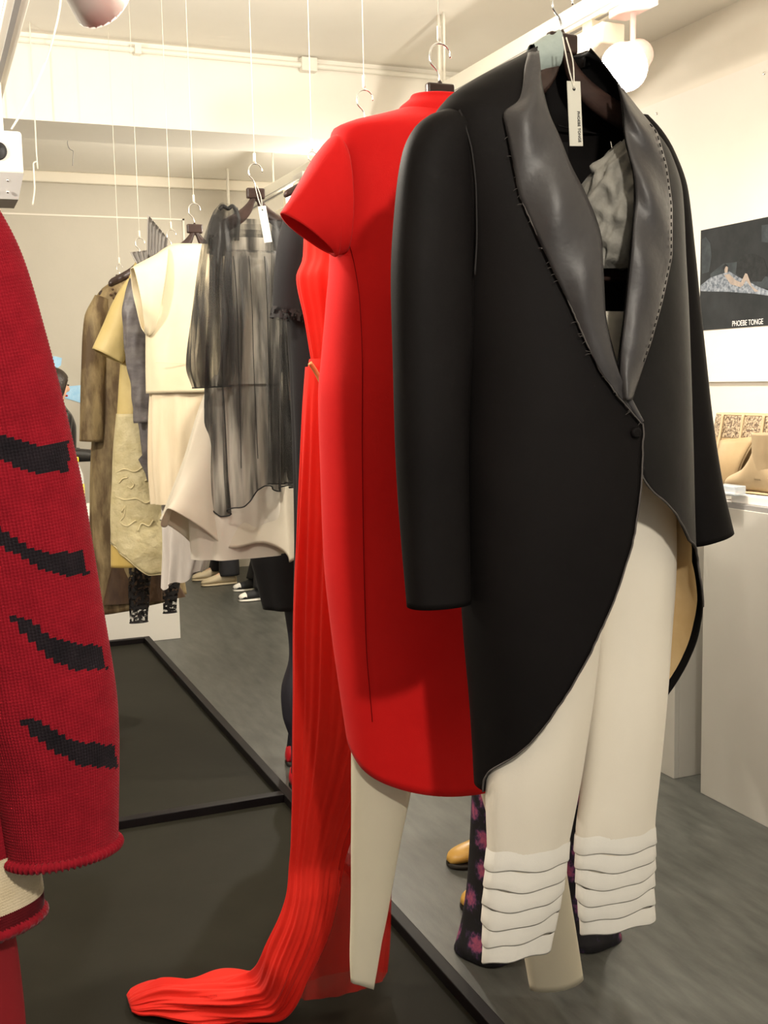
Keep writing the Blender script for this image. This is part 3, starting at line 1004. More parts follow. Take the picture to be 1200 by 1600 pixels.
# crumpled grey chiffon inside the shoulder
CHI = [(985, 225), (962, 245), (938, 265), (926, 300), (922, 335), (930, 350), (925, 372), (938, 400), (942, 412), (988, 414), (1000, 330), (998, 260)]
cc = on_y(962, 330, Y1 - 0.035)
rr_ = []
nth, nph = 64, 40
rng = np.random.default_rng(4)
for i in range(nph):
    v = i / (nph - 1)
    zz = on_y(960, 222 + v * 192, Y1 - 0.035)
    xl = np.interp(222 + v * 192, [222, 245, 265, 300, 335, 350, 372, 400, 414], [980, 958, 938, 926, 921, 930, 927, 936, 942])
    pl = on_y(xl, 222 + v * 192, Y1 - 0.045); pr = on_y(1004, 222 + v * 192, Y1 - 0.02)
    cm = (pl + pr) / 2; a = np.linalg.norm(pr - pl) / 2
    th = np.linspace(0, 2 * math.pi, nth, endpoint=False)
    f = 1 + 0.09 * np.sin(5 * th + 6 * v) + 0.07 * np.sin(9 * th - 11 * v + 1) + 0.05 * np.sin(14 * th + 17 * v) + 0.05 * np.sin(22 * v + 3 * th) + 0.05 * np.sin(31 * v - 6 * th) + 0.035 * np.sin(19 * th + 26 * v)
    e = min(1, math.sin(math.pi * min(max(v, 0.0), 1) * 0.94 + 0.1) ** 0.4 + 0.0)
    rr_.append(np.stack([cm[0] + a * f * np.cos(th), cm[1] + 0.045 * e * f * np.sin(th), np.full(nth, zz[2]) + 0.006 * np.sin(6 * th + 9 * v)], -1))
tag(grid('chiffon_bundle', np.array(rr_), 'chiffon_grey', None, True, loc=cc, caps=(1, 1)), 'crumpled grey chiffon tucked inside the black tailcoat', 'fabric')

# white trousers under the tailcoat, clipped on their own hanger
wt = thing('white_trousers', 'white trousers with rows of tucks at the ankles, under black tailcoat', 'trousers', (0.93, Y1 + 0.01, 0.6))
YT = Y1 + 0.0
legL = [(487, 915, 975, 0.22), (600, 885, 968, 0.35), (760, 842, 962, 0.5), (900, 802, 950, 0.58), (985, 778, 940, 0.6), (1100, 768, 926, 0.6), (1200, 760, 911, 0.6), (1318, 762, 889, 0.55), (1400, 757, 878, 0.5), (1486, 757, 858, 0.45)]
legR = [(487, 955, 1012, 0.22), (600, 948, 1036, 0.35), (760, 938, 1053, 0.5), (900, 930, 1054, 0.6), (1000, 927, 1047, 0.6), (1100, 918, 1040, 0.6), (1230, 908, 1028, 0.55), (1296, 901, 1022, 0.5), (1380, 904, 1020, 0.45), (1441, 912, 1020, 0.42)]
fl = folds([(2, 0.02, 0.4, 6), (5, 0.016, 1, 3), (9, 0.010, 2, -2)])
for rows, y0, y1, yy in ((legL, 1318, 1486, YT - 0.012), (legR, 1292, 1441, YT + 0.01)):
    ks = tube_keys(yy, rows)
    ks_in = [(k[0], np.array(k[1]) * (0.90 if r_[0] > y0 + 10 else 1), np.array(k[2]) * (0.90 if r_[0] > y0 + 10 else 1)) for k, r_ in zip(ks, rows)]
    lg = sweep('leg', ks_in, 'trouser_white', wt, nrow=70, ncol=56, fold=fl, solid=0.0015)
    zt_, zb_ = ks[0][0][2], ks[-1][0][2]
    arr = np.array([np.concatenate([k[0], k[1], k[2]]) for k in ks])
    zz = -arr[:, 2]
    n = 6
    za = on_y((rows[-1][1] + rows[-1][2]) / 2, y0, yy)[2]
    for q in range(n):
        z0 = za + (zb_ - za) * q / n
        z1 = za + (zb_ - za) * (q + 1.10) / n
        kk = []
        for u, g in ((0.0, 1.03), (0.12, 1.042), (0.55, 1.058), (0.92, 1.075), (1.0, 1.06), (0.97, 1.03)):
            zq = z0 + (z1 - z0) * u
            a = pchip(zz, arr, [-zq])[0] if -zq < zz[-1] else arr[-1].copy()
            a[2] = zq
            kk.append((a[:3], a[3:6] * g, a[6:9] * g * 1.0))
        A9 = np.array(kk)
        th = np.linspace(0, 2 * math.pi, 56, endpoint=False)
        tt = np.clip((arr[0, 2] - A9[:, 0, 2]) / (arr[0, 2] - arr[-1, 2]), 0, 1)
        f = 1 + fl(tt[:, None], th[None, :]) + 0.006 * np.sin(7 * th + q * 2.1)[None, :]
        P = A9[:, None, 0] + f[..., None] * (A9[:, None, 1] * np.cos(th)[None, :, None] + A9[:, None, 2] * np.sin(th)[None, :, None])
        P[..., 2] += 0.0035 * np.sin(2 * th + q)[None, :] + 0.002 * np.sin(5 * th + q * 1.7)[None, :]
        grid('tuck', P, 'tuck_white', lg, True)

# clip hanger for these trousers
c = on_y(962, 424, Y1 + 0.0)
t = thing('clip_hanger', 'dark clip hanger holding the white trousers inside the tailcoat', 'hanger', (c[0], c[1], c[2] - 0.02))
box('bar', c + [-0.12, -0.012, -0.016], c + [0.08, 0.012, 0.012], 'hanger_dark', t, bevel=0.004)
for dx, w_ in ((0.025, 0.016), (-0.10, 0.016)):
    k = c + np.array([dx, -0.006, -0.03])
    cl = box('clip', k + [-0.004, -0.014, -0.055], k + [0.012, 0.0, 0.012], 'lace_solid', t, bevel=0.002)
    path_tube('spring', [k + np.array([-0.014, -0.01, 0.004]), k + np.array([-0.010, -0.012, -0.02]), k + np.array([-0.020, -0.012, -0.03])], 0.0014, 'metal_chrome', cl, ncol=6)
path_tube('hook', [c + np.array([0, 0, 0.01]), c + np.array([0, 0.0, 0.14]), c + np.array([-0.01, 0.0, 0.2])], 0.002, 'metal_chrome', t, ncol=6)

# ------------------------------------------------------------------ red tailcoat, hung with its back to us
rc = thing('red_tailcoat', 'red short-sleeved wool tailcoat hung back to front behind the black one', 'tailcoat', (0.96, Y2, 0.7))
R_rows = [(168, 640, 742, 0.62), (178, 622, 762, 0.55), (190, 588, 800, 0.45), (203, 548, 838, 0.42), (216, 526, 856, 0.42), (260, 521, 866, 0.45), (330, 521, 868, 0.5), (400, 522, 868, 0.52), (480, 516, 868, 0.54), (560, 509, 866, 0.54), (607, 505, 866, 0.54), (720, 508, 872, 0.54), (900, 515, 880, 0.54), (1000, 524, 880, 0.54), (1205, 548, 872, 0.54)]


def rhem(t, th):
    ph = np.abs((th + math.pi / 2 + math.pi) % (2 * math.pi) - math.pi)     # 0 at the side facing us
    rise = 0.015 + 0.135 * np.clip(ph / math.radians(112), 0, 1.25) ** 1.9 - 0.02
    return np.clip((t - 0.55) / 0.45, 0, 1) ** 1.0 * rise


ks = tube_keys(Y2, R_rows)
Pr = sweep_pts(ks, ncol=96, fold=folds([(3, 0.006, 0, 2), (8, 0.006, 2, 2)], 1), hem=rhem, ts=np.r_[np.linspace(0, 0.12, 30), np.linspace(0.13, 1, 70)])
o = grid('body', Pr, 'red_wool', rc, True, solid=0.0025)


def red_pt(px, py, off):
    arr = np.array([np.concatenate([k[0], k[1], k[2]]) for k in ks])
    Y = Y2 - 0.1
    for _ in range(8):
        p = on_y(px, py, Y)
        a = pchip(-arr[:, 2], arr, [-p[2]])[0]
        q = np.clip((p[0] - a[0]) / (a[3] + off), -0.99, 0.99)
        Y = Y2 - (a[7] + off) * math.sqrt(1 - q * q)
    return on_y(px, py, Y)


path_tube('princess_seam', [red_pt(x, y, 0.0055) for x, y in ((526, 330), (540, 365), (553, 410), (562, 470), (566, 560), (566, 700), (568, 850), (572, 1000), (582, 1128))], 0.0007, 'red_seam', rc, ncol=5)
path_tube('centre_seam', [red_pt(x, y, 0.0055) for x, y in ((722, 190), (728, 300), (730, 500), (733, 800), (738, 1100))], 0.0012, 'red_seam', rc, ncol=5)
kS = edge_keys([((534, 226), (540, 392)), ((524, 213), (525, 396)), ((497, 240), (524, 397)), ((470, 284), (523, 397)), ((452, 315), (522, 396)), ((440, 335), (521, 395))], Y2 - 0.040, [0.045, 0.05, 0.050, 0.044, 0.036, 0.030])
sweep('sleeve', kS, 'red_wool', rc, nrow=36, ncol=48, solid=0.0035, fold=folds([(3, 0.03, 0.5, 2), (5, 0.015, 1, 3)]))
kS2 = limb_keys([(850, 285, Y2 + 0.02, 70, 0.5), (880, 330, Y2 + 0.02, 60, 0.6), (900, 370, Y2 + 0.02, 50, 0.7)])
sweep('sleeve', kS2, 'red_wool', rc, nrow=24, ncol=40, solid=0.003)
path_tube('armhole_seam', [red_pt(x, y, 0.012) for x, y in ((524, 213), (527, 260), (526, 320), (524, 370), (522, 396))], 0.0013, 'red_seam', rc, ncol=5)
kc = tube_keys(Y2, [(186, 618, 760, 0.66), (172, 624, 752, 0.66), (157, 640, 740, 0.66), (151, 644, 736, 0.66)])
kc += [(kc[-1][0] + np.array([0, 0, -0.002]), np.array(kc[-1][1]) * 0.93, np.array(kc[-1][2]) * 0.93)]
sweep('collar', kc, 'red_wool', rc, nrow=18, ncol=56, solid=0.003)
hang(687, 134, Y2, 'dark hanger inside the red tailcoat collar', 'string holding the red tailcoat hanger', 0.95)

# cream trousers under the red coat
ct_ = thing('cream_trousers', 'plain cream trousers with flared hems hanging under the red tailcoat', 'trousers', (0.95, Y2, 0.45))
sweep('hip', tube_keys(Y2 + 0.0, [(640, 610, 780, 0.25), (800, 570, 800, 0.35), (950, 560, 815, 0.4), (1010, 556, 820, 0.4)]), 'trouser_cream', ct_, nrow=24, ncol=48)
o = sweep('leg', tube_keys(Y2 + 0.005, [(950, 555, 700, 0.5), (1010, 553, 690, 0.5), (1125, 551, 672, 0.5), (1185, 550, 652, 0.5), (1250, 550, 640, 0.48), (1320, 549, 626, 0.45), (1400, 548, 612, 0.42), (1440, 547, 605, 0.4), (1490, 546, 594, 0.35), (1530, 548, 584, 0.3)]),
          'trouser_cream', ct_, nrow=70, ncol=48, fold=folds([(2, 0.05, 0.6, 5), (4, 0.035, 2.2, -4), (7, 0.015, 1, 5)], 1, 0.4), solid=0.0015,
          hem=lambda t, th: -0.028 * np.clip((t - 0.9) / 0.1, 0, 1) * (1 + np.cos(th - 0.2)) / 2)
sweep('leg', tube_keys(Y2 - 0.0, [(950, 690, 820, 0.5), (1100, 720, 842, 0.5), (1250, 758, 862, 0.5), (1350, 788, 880, 0.5), (1440, 812, 894, 0.5), (1536, 829, 909, 0.5)]),
      'trouser_cream', ct_, nrow=60, ncol=48, fold=folds([(2, 0.03, 0, 3), (5, 0.02, 1, 2)]), solid=0.0015)

# ------------------------------------------------------------------ red gown
gw = thing('red_gown', 'long sleeveless red chiffon gown with train trailing on the black tray', 'gown', (0.95, Y3, 0.02))
pl = folds([(26, 0.020, 0, 2), (17, 0.015, 1, -1), (11, 0.012, 2, 1)], 0.6)
tube('bodice', Y3, [(215, 520, 610, 0.3), (260, 500, 625, 0.35), (330, 483, 632, 0.4), (371, 477, 640, 0.42), (405, 475, 646, 0.44), (435, 465, 650, 0.45), (495, 476, 644, 0.45), (565, 488, 632, 0.45)], 'red_chiffon', gw, nrow=50, ncol=120, fold=pl)
kb = tube_keys(Y3, [(560, 484, 634, 0.47), (566, 483, 635, 0.47), (574, 482, 636, 0.47), (580, 483, 635, 0.47)])
sweep('waistband', kb, 'red_chiffon', gw, nrow=8, ncol=60)
bp = [on_y(x, y, Y3 - 0.045) for x, y in ((484, 567), (490, 575), (497, 587), (505, 605))]
path_tube('belt', bp, 0.0055, 'belt_gold', gw, ncol=8)['label'] = 'thin tan belt end'
Zt = 0.014


def fp(px, py, z):
    return on_z(px, py, z)


def gown_fold(t, th):
    hang_ = np.clip(t * 4, 0, 1) * (0.030 * np.sin(30 * th + 1.5 * t) + 0.035 * np.sin(19 * th + 1 - 1.2 * t) + 0.03 * np.sin(9 * th + 2 + 1.8 * t))
    g = np.clip((t - 0.74) / 0.12, 0, 1)
    crum = 0.13 * np.sin(4 * th + 14 * t) + 0.11 * np.sin(7 * th - 23 * t + 1) + 0.07 * np.sin(12 * th + 37 * t + 2) + 0.06 * np.sin(3 * th + 61 * t)
    return hang_ + g * crum


ksk = tube_keys(Y3, [(572, 478, 640, 0.46), (640, 474, 645, 0.45), (720, 471, 648, 0.45), (800, 468, 650, 0.45), (950, 463, 648, 0.45), (1100, 462, 636, 0.45), (1200, 460, 600, 0.45), (1270, 458, 565, 0.45), (1340, 454, 540, 0.45)])
ksk += [(on_y(488, 1400, Y3 - 0.02), (0.060, 0, -0.006), (0, 0.04, 0.0)),
        (on_y(472, 1455, Y3 - 0.03), (0.058, 0.0, -0.020), (0.0, 0.05, 0.0)),
        (on_y(446, 1510, Y3 - 0.03), (0.046, 0.0, -0.036), (0.0, 0.06, 0.0)),
        (fp(404, 1556, Zt + 0.042), (0.018, 0.0, -0.040), (0.0, 0.082, 0.0)),
        (fp(355, 1560, Zt + 0.034), (0.004, 0.0, -0.034), (0.0, 0.085, 0.0)),
        (fp(305, 1562, Zt + 0.030), (0.0, 0.0, -0.029), (0.0, 0.074, 0.0)),
        (fp(262, 1560, Zt + 0.028), (0.0, 0.0, -0.027), (0.0, 0.072, 0.0)),
        (fp(232, 1562, Zt + 0.020), (0.0, 0.0, -0.019), (0.0, 0.060, 0.0)),
        (fp(212, 1566, Zt + 0.014), (0.0, 0.0, -0.012), (0.0, 0.050, 0.0)),
        (fp(202, 1568, Zt + 0.010), (0.0, 0.0, -0.006), (0.0, 0.032, 0.0))]
Pg = sweep_pts(ksk, 260, 200, gown_fold)
Pg[..., 2] = np.maximum(Pg[..., 2], Zt + 0.0005)
ncut = 165
sk = grid('skirt', Pg[:ncut + 1], 'red_chiffon', gw, True)
tr_ = grid('train', Pg[ncut:], 'red_chiffon', gw, True, caps=(0, 1))
tr_['label'] = 'crumpled red chiffon train lying on the tray'
# wispy single layers at the end of the train
for q, (pts_, w_) in enumerate(((((330, 1556), (290, 1548), (262, 1538), (250, 1530)), 0.030), (((260, 1575), (232, 1570), (215, 1556), (208, 1548)), 0.026))):
    rows = []
    for i in range(24):
        u = i / 23
        c0 = resample([fp(x, y, Zt + 0.055 - 0.03 * q) for x, y in pts_], 24)[i]
        rows.append([c0 + np.array([0.010 * math.sin(9 * v + 5 * u), (v - 0.5) * 2 * w_ * (1 - 0.3 * u), 0.010 * math.sin(7 * v + 8 * u + q) - 0.02 * u]) for v in np.linspace(0, 1, 14)])
    P_ = np.array(rows); P_[..., 2] = np.maximum(P_[..., 2], Zt + 0.002)
    grid('loose_layer', P_, 'red_sheer', tr_)
sweep('sheer_layer', tube_keys(Y3 + 0.02, [(1050, 480, 640, 0.4), (1150, 478, 630, 0.4), (1250, 474, 618, 0.4), (1400, 465, 612, 0.4), (1500, 458, 608, 0.4), (1538, 452, 604, 0.4)]), 'red_sheer', gw, nrow=40, ncol=140, fold=folds([(18, 0.03, 0, 1), (11, 0.03, 1, 1)]))
hang(570, 190, Y3, 'dark hanger inside the red gown', 'string holding the red gown hanger', 0.85)

# ------------------------------------------------------------------ black dress
bd = thing('black_dress', 'plain black dress with lace-edged short sleeves beside the red gown', 'dress', (0.96, Y4, 0.9))
tube('body', Y4, [(296, 474, 512, 0.5), (312, 455, 545, 0.45), (332, 447, 570, 0.42), (400, 446, 575, 0.45), (500, 450, 570, 0.5), (600, 456, 565, 0.5), (700, 460, 575, 0.5), (860, 463, 590, 0.5), (948, 462, 600, 0.5)], 'dress_black', bd, nrow=70, ncol=72, fold=folds([(7, 0.04, 0, 2), (11, 0.03, 1, 1)], 1.2), solid=0.002)
sl = sweep('sleeve', limb_keys([(468, 330, Y4 - 0.03, 22, 0.7), (458, 390, Y4 - 0.035, 26, 0.8), (452, 440, Y4 - 0.035, 25, 0.8), (449, 488, Y4 - 0.035, 24, 0.8)]), 'dress_black', bd, nrow=30, ncol=36, caps=(1, 0), solid=0.0015)
sweep('lace_cuff', limb_keys([(449, 482, Y4 - 0.035, 25, 0.8), (447, 500, Y4 - 0.035, 26, 0.8)]), 'lace_black', sl, nrow=8, ncol=60, fold=folds([(14, 0.05, 0, 2)]))
sweep('sleeve', limb_keys([(560, 340, Y4 + 0.02, 22, 0.7), (572, 400, Y4 + 0.02, 26, 0.8), (578, 490, Y4 + 0.02, 24, 0.8)]), 'dress_black', bd, nrow=24, ncol=36, caps=(1, 0))
hang(488, 262, Y4, 'dark hanger inside the plain black dress', 'string holding the black dress hanger', 0.5)

# ------------------------------------------------------------------ sheer black blouse over a white dress
wd = thing('white_dress', 'white organza dress with flared uneven skirt under the sheer black blouse', 'dress', (0.98, Y5, 1.0))


def whem(t, th):
    g = np.clip((t - 0.45) / 0.55, 0, 1) ** 1.6
    return g * (0.035 * np.sin(2 * th + 0.5) + 0.03 * np.sin(5 * th + 1.2) - 0.05 * np.cos(th) + 0.02)


sweep('bodice', tube_keys(Y5, [(372, 365, 425, 0.3), (400, 352, 432, 0.4), (470, 347, 436, 0.45), (560, 345, 436, 0.45), (600, 338, 438, 0.45)]), 'slip_white', wd, nrow=30, ncol=64)
sweep('skirt', tube_keys(Y5 + 0.02, [(585, 336, 438, 0.36), (620, 318, 444, 0.34), (700, 292, 452, 0.32), (780, 268, 462, 0.36), (846, 252, 472, 0.42)]), 'organza_white', wd, nrow=60, ncol=128,
      fold=folds([(5, 0.09, 0.3, 1), (9, 0.05, 1.4, 2), (3, 0.06, 2, 1)], 1.2), hem=whem, solid=0.0012)
sweep('underskirt', tube_keys(Y5 + 0.01, [(585, 338, 436, 0.42), (700, 312, 442, 0.45), (800, 300, 448, 0.5), (868, 305, 450, 0.5)]), 'slip_white', wd, nrow=40, ncol=96,
      fold=folds([(6, 0.07, 0.3, 1), (10, 0.04, 1.4, 2)], 1.2))

sb = thing('sheer_blouse', 'sheer black organza blouse with gathered bust and wide sleeves', 'blouse', (0.98, Y5, 1.15))


def shem(t, th):
    g = np.clip((t - 0.6) / 0.4, 0, 1) ** 1.5
    return g * (0.04 * np.cos(th) + 0.02 * np.sin(3 * th) + 0.012 * np.sin(7 * th))


sweep('neck_yoke', limb_keys([(358, 321, Y5 - 0.03, 14, 0.8), (354, 340, Y5 - 0.03, 22, 0.8), (350, 372, Y5 - 0.03, 22, 0.8)]), 'organza_black', sb, nrow=14, ncol=48, fold=folds([(7, 0.1, 0, 3)]))
o = sweep('yoke', tube_keys(Y5 - 0.01, [(346, 330, 440, 0.5), (356, 328, 442, 0.5), (372, 326, 444, 0.52), (398, 326, 446, 0.52)]), 'organza_black', sb, nrow=24, ncol=96, fold=folds([(9, 0.02, 0, 5), (14, 0.015, 1, -6)]))
sweep('lining_yoke', tube_keys(Y5 - 0.01, [(362, 332, 438, 0.46), (372, 330, 440, 0.48), (396, 330, 441, 0.48)]), 'organza_black', sb, nrow=14, ncol=64)
bf = folds([(13, 0.085, 0.3, 2.5), (7, 0.09, 1.3, -2.2), (21, 0.045, 2, 3), (4, 0.05, 0.4, 2)], 0.45)
bk = tube_keys(Y5 - 0.04, [(394, 328, 444, 0.5), (410, 330, 444, 0.6), (470, 332, 446, 0.7), (560, 331, 449, 0.8), (650, 332, 452, 0.9), (720, 333, 455, 0.95), (770, 337, 456, 0.95)])
Pb = sweep_pts(bk, 80, 260, bf, hem=shem)
grid('body', Pb, 'organza_black', sb, True)
path_tube('hem', np.r_[Pb[-1][::4], Pb[-1][:1]], 0.0022, 'organza_edge', sb, ncol=5, smooth_n=2)
for n0 in (150, 172, 190, 208, 224, 238):
    path_tube('fold_edge', Pb[2:72:6, n0 % 260] + np.array([0, -0.001, 0]), 0.0012, 'organza_edge', sb, ncol=5, smooth_n=3)
sf = folds([(9, 0.10, 0.3, 3), (5, 0.10, 1.3, -3), (14, 0.05, 2, 4)], 0.5)
for kk in (limb_keys([(344, 338, Y5 - 0.04, 13, 0.8), (340, 380, Y5 - 0.045, 22, 0.8), (335, 440, Y5 - 0.05, 27, 0.8), (331, 520, Y5 - 0.055, 33, 0.8), (328, 575, Y5 - 0.055, 33, 0.8), (330, 605, Y5 - 0.055, 26, 0.8)]),
           limb_keys([(436, 345, Y5 + 0.0, 10, 0.8), (440, 400, Y5 - 0.02, 17, 0.8), (441, 500, Y5 - 0.03, 21, 0.8), (440, 640, Y5 - 0.04, 22, 0.8), (438, 755, Y5 - 0.04, 21, 0.8)])):
    Ps = sweep_pts(kk, 60, 110, sf)
    sl = grid('sleeve', Ps, 'organza_black', sb, True)
    path_tube('cuff_edge', np.r_[Ps[-1][::3], Ps[-1][:1]], 0.002, 'organza_edge', sl, ncol=5, smooth_n=2)
ng = np.array([on_y(x, y, Y5 - 0.03) for x, y in ((343, 327), (349, 322), (356, 326), (363, 322), (370, 330))])
path_tube('neck_gather', ng, 0.006, 'organza_edge', sb, ncol=8)
hang(399, 296, Y5, 'brown wishbone hanger showing at the neck of the sheer blouse', 'string holding the sheer blouse hanger', 0.95)
swing_tag('blank white swing tag hanging at neck of the sheer black blouse', (409, 322), (400, 290), 13, 56, Y5 - 0.10, math.radians(-9), None, 'paper_white')

# ------------------------------------------------------------------ cream short-sleeved dress
cdr = thing('cream_dress', 'cream boxy-topped dress with satin skirt, left of the sheer blouse', 'dress', (0.99, Y6, 1.0))
ck = tube_keys(Y6, [(383, 270, 344, 0.42), (394, 252, 360, 0.38), (408, 240, 372, 0.38), (440, 232, 378, 0.4), (520, 230, 378, 0.42), (570, 231, 378, 0.42), (613, 233, 378, 0.42)])
sweep('top', ck, 'cream_crepe', cdr, nrow=50, ncol=72, fold=folds([(5, 0.03, 0.6, 3), (9, 0.018, 1, -3)], 0.8), solid=0.0025)
path_tube('hem_seam', np.array([on_y(x, 566 + 0.012 * (x - 230), Y6 - 0.085 + 0.0001 * abs(x - 300)) for x in (240, 258, 275, 290, 300)]), 0.001, 'cream_satin', cdr, ncol=5)
sweep('sleeve', edge_keys([((262, 389), (240, 520)), ((238, 401), (233, 522)), ((220, 409), (229, 521)), ((205, 416), (224, 515))], Y6 - 0.03, [0.05, 0.06, 0.065, 0.065]), 'cream_crepe', cdr, nrow=30, ncol=44, solid=0.0025, fold=folds([(3, 0.06, 0, 2), (6, 0.035, 1, 3)]))
sweep('sleeve', limb_keys([(350, 415, Y6 + 0.02, 32, 0.55), (380, 450, Y6 + 0.02, 46, 0.6), (395, 470, Y6 + 0.02, 47, 0.6)]), 'cream_crepe', cdr, nrow=20, ncol=40, solid=0.0025)
sweep('skirt', tube_keys(Y6 + 0.005, [(600, 236, 372, 0.4), (650, 235, 372, 0.42), (720, 236, 370, 0.44), (784, 241, 366, 0.46)]), 'cream_satin', cdr, nrow=40, ncol=140, fold=folds([(15, 0.035, 0, 1), (9, 0.045, 1, -1)], 0.6))
sweep('underskirt', tube_keys(Y6 + 0.015, [(760, 252, 352, 0.35), (850, 255, 335, 0.38), (904, 254, 318, 0.4)]), 'lilac_satin', cdr, nrow=30, ncol=110, fold=folds([(8, 0.09, 0, 1), (13, 0.05, 1, -1)], 0.6), hem=lambda t, th: 0.03 * t * (np.cos(th) + 0.3 * np.sin(5 * th)))
hang(304, 352, Y6, 'dark hanger at the neck of the cream dress', 'string holding the cream dress hanger', 1.0)
pn = [on_y(x, y, Y6 - 0.05) for x, y in ((293, 385), (297, 402), (303, 396), (310, 384))]

# ------------------------------------------------------------------ grey taffeta jacket with standing pleats
gj = thing('grey_jacket', 'crumpled grey taffeta jacket with standing pleated collar behind the cream dress', 'jacket', (0.97, Y7, 1.2))
sweep('body', tube_keys(Y7, [(412, 232, 320, 0.3), (440, 214, 345, 0.4), (480, 206, 350, 0.45), (560, 208, 348, 0.45), (640, 218, 340, 0.42), (700, 224, 330, 0.4), (740, 234, 315, 0.35)]), 'grey_taffeta', gj, nrow=60, ncol=90,
      fold=folds([(7, 0.05, 0, 7), (12, 0.04, 1, -9), (4, 0.04, 2, 12)], 0.6), hem=lambda t, th: 0.05 * t ** 3 * np.sin(3 * th + 1), solid=0.002)
sweep('sleeve', limb_keys([(222, 440, Y7 - 0.03, 20, 0.7), (213, 490, Y7 - 0.04, 22, 0.7), (212, 540, Y7 - 0.045, 17, 0.7), (221, 600, Y7 - 0.045, 17, 0.7), (226, 660, Y7 - 0.045, 15, 0.7)]), 'grey_taffeta', gj, nrow=50, ncol=60, fold=folds([(4, 0.09, 0, 14), (7, 0.06, 1, -19)], 0.4), solid=0.002, caps=(1, 0))
# pointed hem corner
V = [on_y(x, y, Y7 - 0.06 + d) for d in (0.0, 0.01) for x, y in ((216, 718), (232, 700), (238, 760), (226, 738))]
make('hem_point', V, [(0, 1, 2, 3), (7, 6, 5, 4), (0, 4, 5, 1), (1, 5, 6, 2), (2, 6, 7, 3), (3, 7, 4, 0)], 'grey_taffeta', gj, smooth=False)
for (pp, n) in ((((231, 335), (262, 372), (258, 402), (230, 405)), 6), (((204, 394), (236, 390), (236, 412), (214, 412)), 4)):
    q = [np.array(p, float) for p in pp]
    rows = []
    for i in range(2 * n + 1):
        u = i / (2 * n)
        row = []
        for j in range(8):
            v = j / 7
            top = q[0] * (1 - u) + q[1] * u; bot = q[3] * (1 - u) + q[2] * u
            p = top * (1 - v) + bot * v
            row.append(on_y(p[0], p[1], Y7 - 0.03 + (0.034 if i % 2 else -0.010) * (1 - 0.4 * v)))
        rows.append(row)
    grid('pleated_ruff', np.array(rows), 'ruff_grey', gj, solid=0.002, smooth=False)
hang(268, 386, Y7, 'dark hanger of the grey taffeta jacket', 'string holding the grey jacket hanger', 0.85)

# ------------------------------------------------------------------ yellow dress
yd = thing('yellow_dress', 'pale yellow silk dress with embroidered front panel and gold hem', 'dress', (0.93, Y8, 0.95))
sweep('body', tube_keys(Y8, [(408, 214, 258, 0.4), (425, 205, 285, 0.4), (450, 200, 296, 0.42), (560, 191, 296, 0.44), (650, 185, 296, 0.44)]), 'yellow_silk', yd, nrow=40, ncol=64, fold=folds([(6, 0.03, 0, 3), (9, 0.02, 1, 2)]), solid=0.002)
pk = tube_keys(Y8 - 0.004, [(645, 184, 297, 0.44), (720, 178, 296, 0.45), (800, 176, 294, 0.45), (868, 177, 290, 0.45)])


def yhem(t, th):
    ph = np.cos(th)                     # -1 at the left side, rounding up there
    return np.clip((t - 0.5) / 0.5, 0, 1) * (0.16 * np.clip(-ph - 0.1, 0, 1) ** 1.3 - 0.075)


Py = sweep_pts(pk, 44, 110, folds([(9, 0.02, 0, 5), (15, 0.014, 1, -6)]), hem=yhem)
pnl = grid('embroidered_panel', Py, 'embroidered_yellow', yd, True, solid=0.002)
path_tube('edging', np.r_[Py[-1][::3], Py[-1][:1]], 0.003, 'cord_yellow', pnl, ncol=5, smooth_n=2)


def pan_pt(px, py):
    Y = Y8 - 0.06
    A_ = np.array([np.concatenate([k[0], k[1], k[2]]) for k in pk])
    for _ in range(6):
        p = on_y(px, py, Y)
        a = pchip(-A_[:, 2], A_, [-p[2]])[0]
        q = np.clip((p[0] - a[0]) / a[3], -0.99, 0.99)
        Y = Y8 - 0.004 - (a[7] + 0.004) * math.sqrt(1 - q * q) * 1.02
    return on_y(px, py, Y)


for pts in (((182, 738), (195, 733), (210, 737), (225, 728), (236, 722)), ((180, 775), (195, 781), (212, 779), (228, 786), (240, 779)), ((205, 752), (209, 757), (204, 763), (199, 760)), ((190, 800), (196, 790), (194, 806), (188, 815), (198, 822), (212, 813)),
            ((215, 830), (222, 818), (232, 822), (240, 812)), ((186, 755), (192, 748), (200, 746)), ((226, 752), (236, 745), (240, 735))):
    path_tube('embroidery_cord', [pan_pt(x, y) for x, y in pts], 0.0032, 'cord_yellow', pnl, ncol=6)
sweep('gold_hem', tube_keys(Y8 + 0.012, [(760, 178, 290, 0.42), (820, 176, 288, 0.42), (882, 176, 284, 0.42)]), 'gold_satin', yd, nrow=24, ncol=64, fold=folds([(6, 0.02, 0, 1)]), solid=0.0015)
sweep('sleeve', edge_keys([((212, 426), (214, 515)), ((198, 438), (205, 528)), ((178, 468), (201, 542)), ((160, 510), (196, 558)), ((145, 545), (190, 568))], Y8 - 0.03, [0.03, 0.05, 0.06, 0.06, 0.055]), 'yellow_silk', yd, nrow=34, ncol=44, caps=(1, 0), solid=0.002, fold=folds([(3, 0.05, 0, 3), (5, 0.03, 1, 4)]))
sweep('sleeve', limb_keys([(285, 445, Y8 + 0.02, 24, 0.6), (300, 500, Y8 + 0.02, 29, 0.65), (312, 553, Y8 + 0.02, 26, 0.75)]), 'yellow_silk', yd, nrow=20, ncol=36, caps=(1, 0))
hang(219, 398, Y8, 'dark hanger of the pale yellow dress', 'string holding the yellow dress hanger', 0.85)

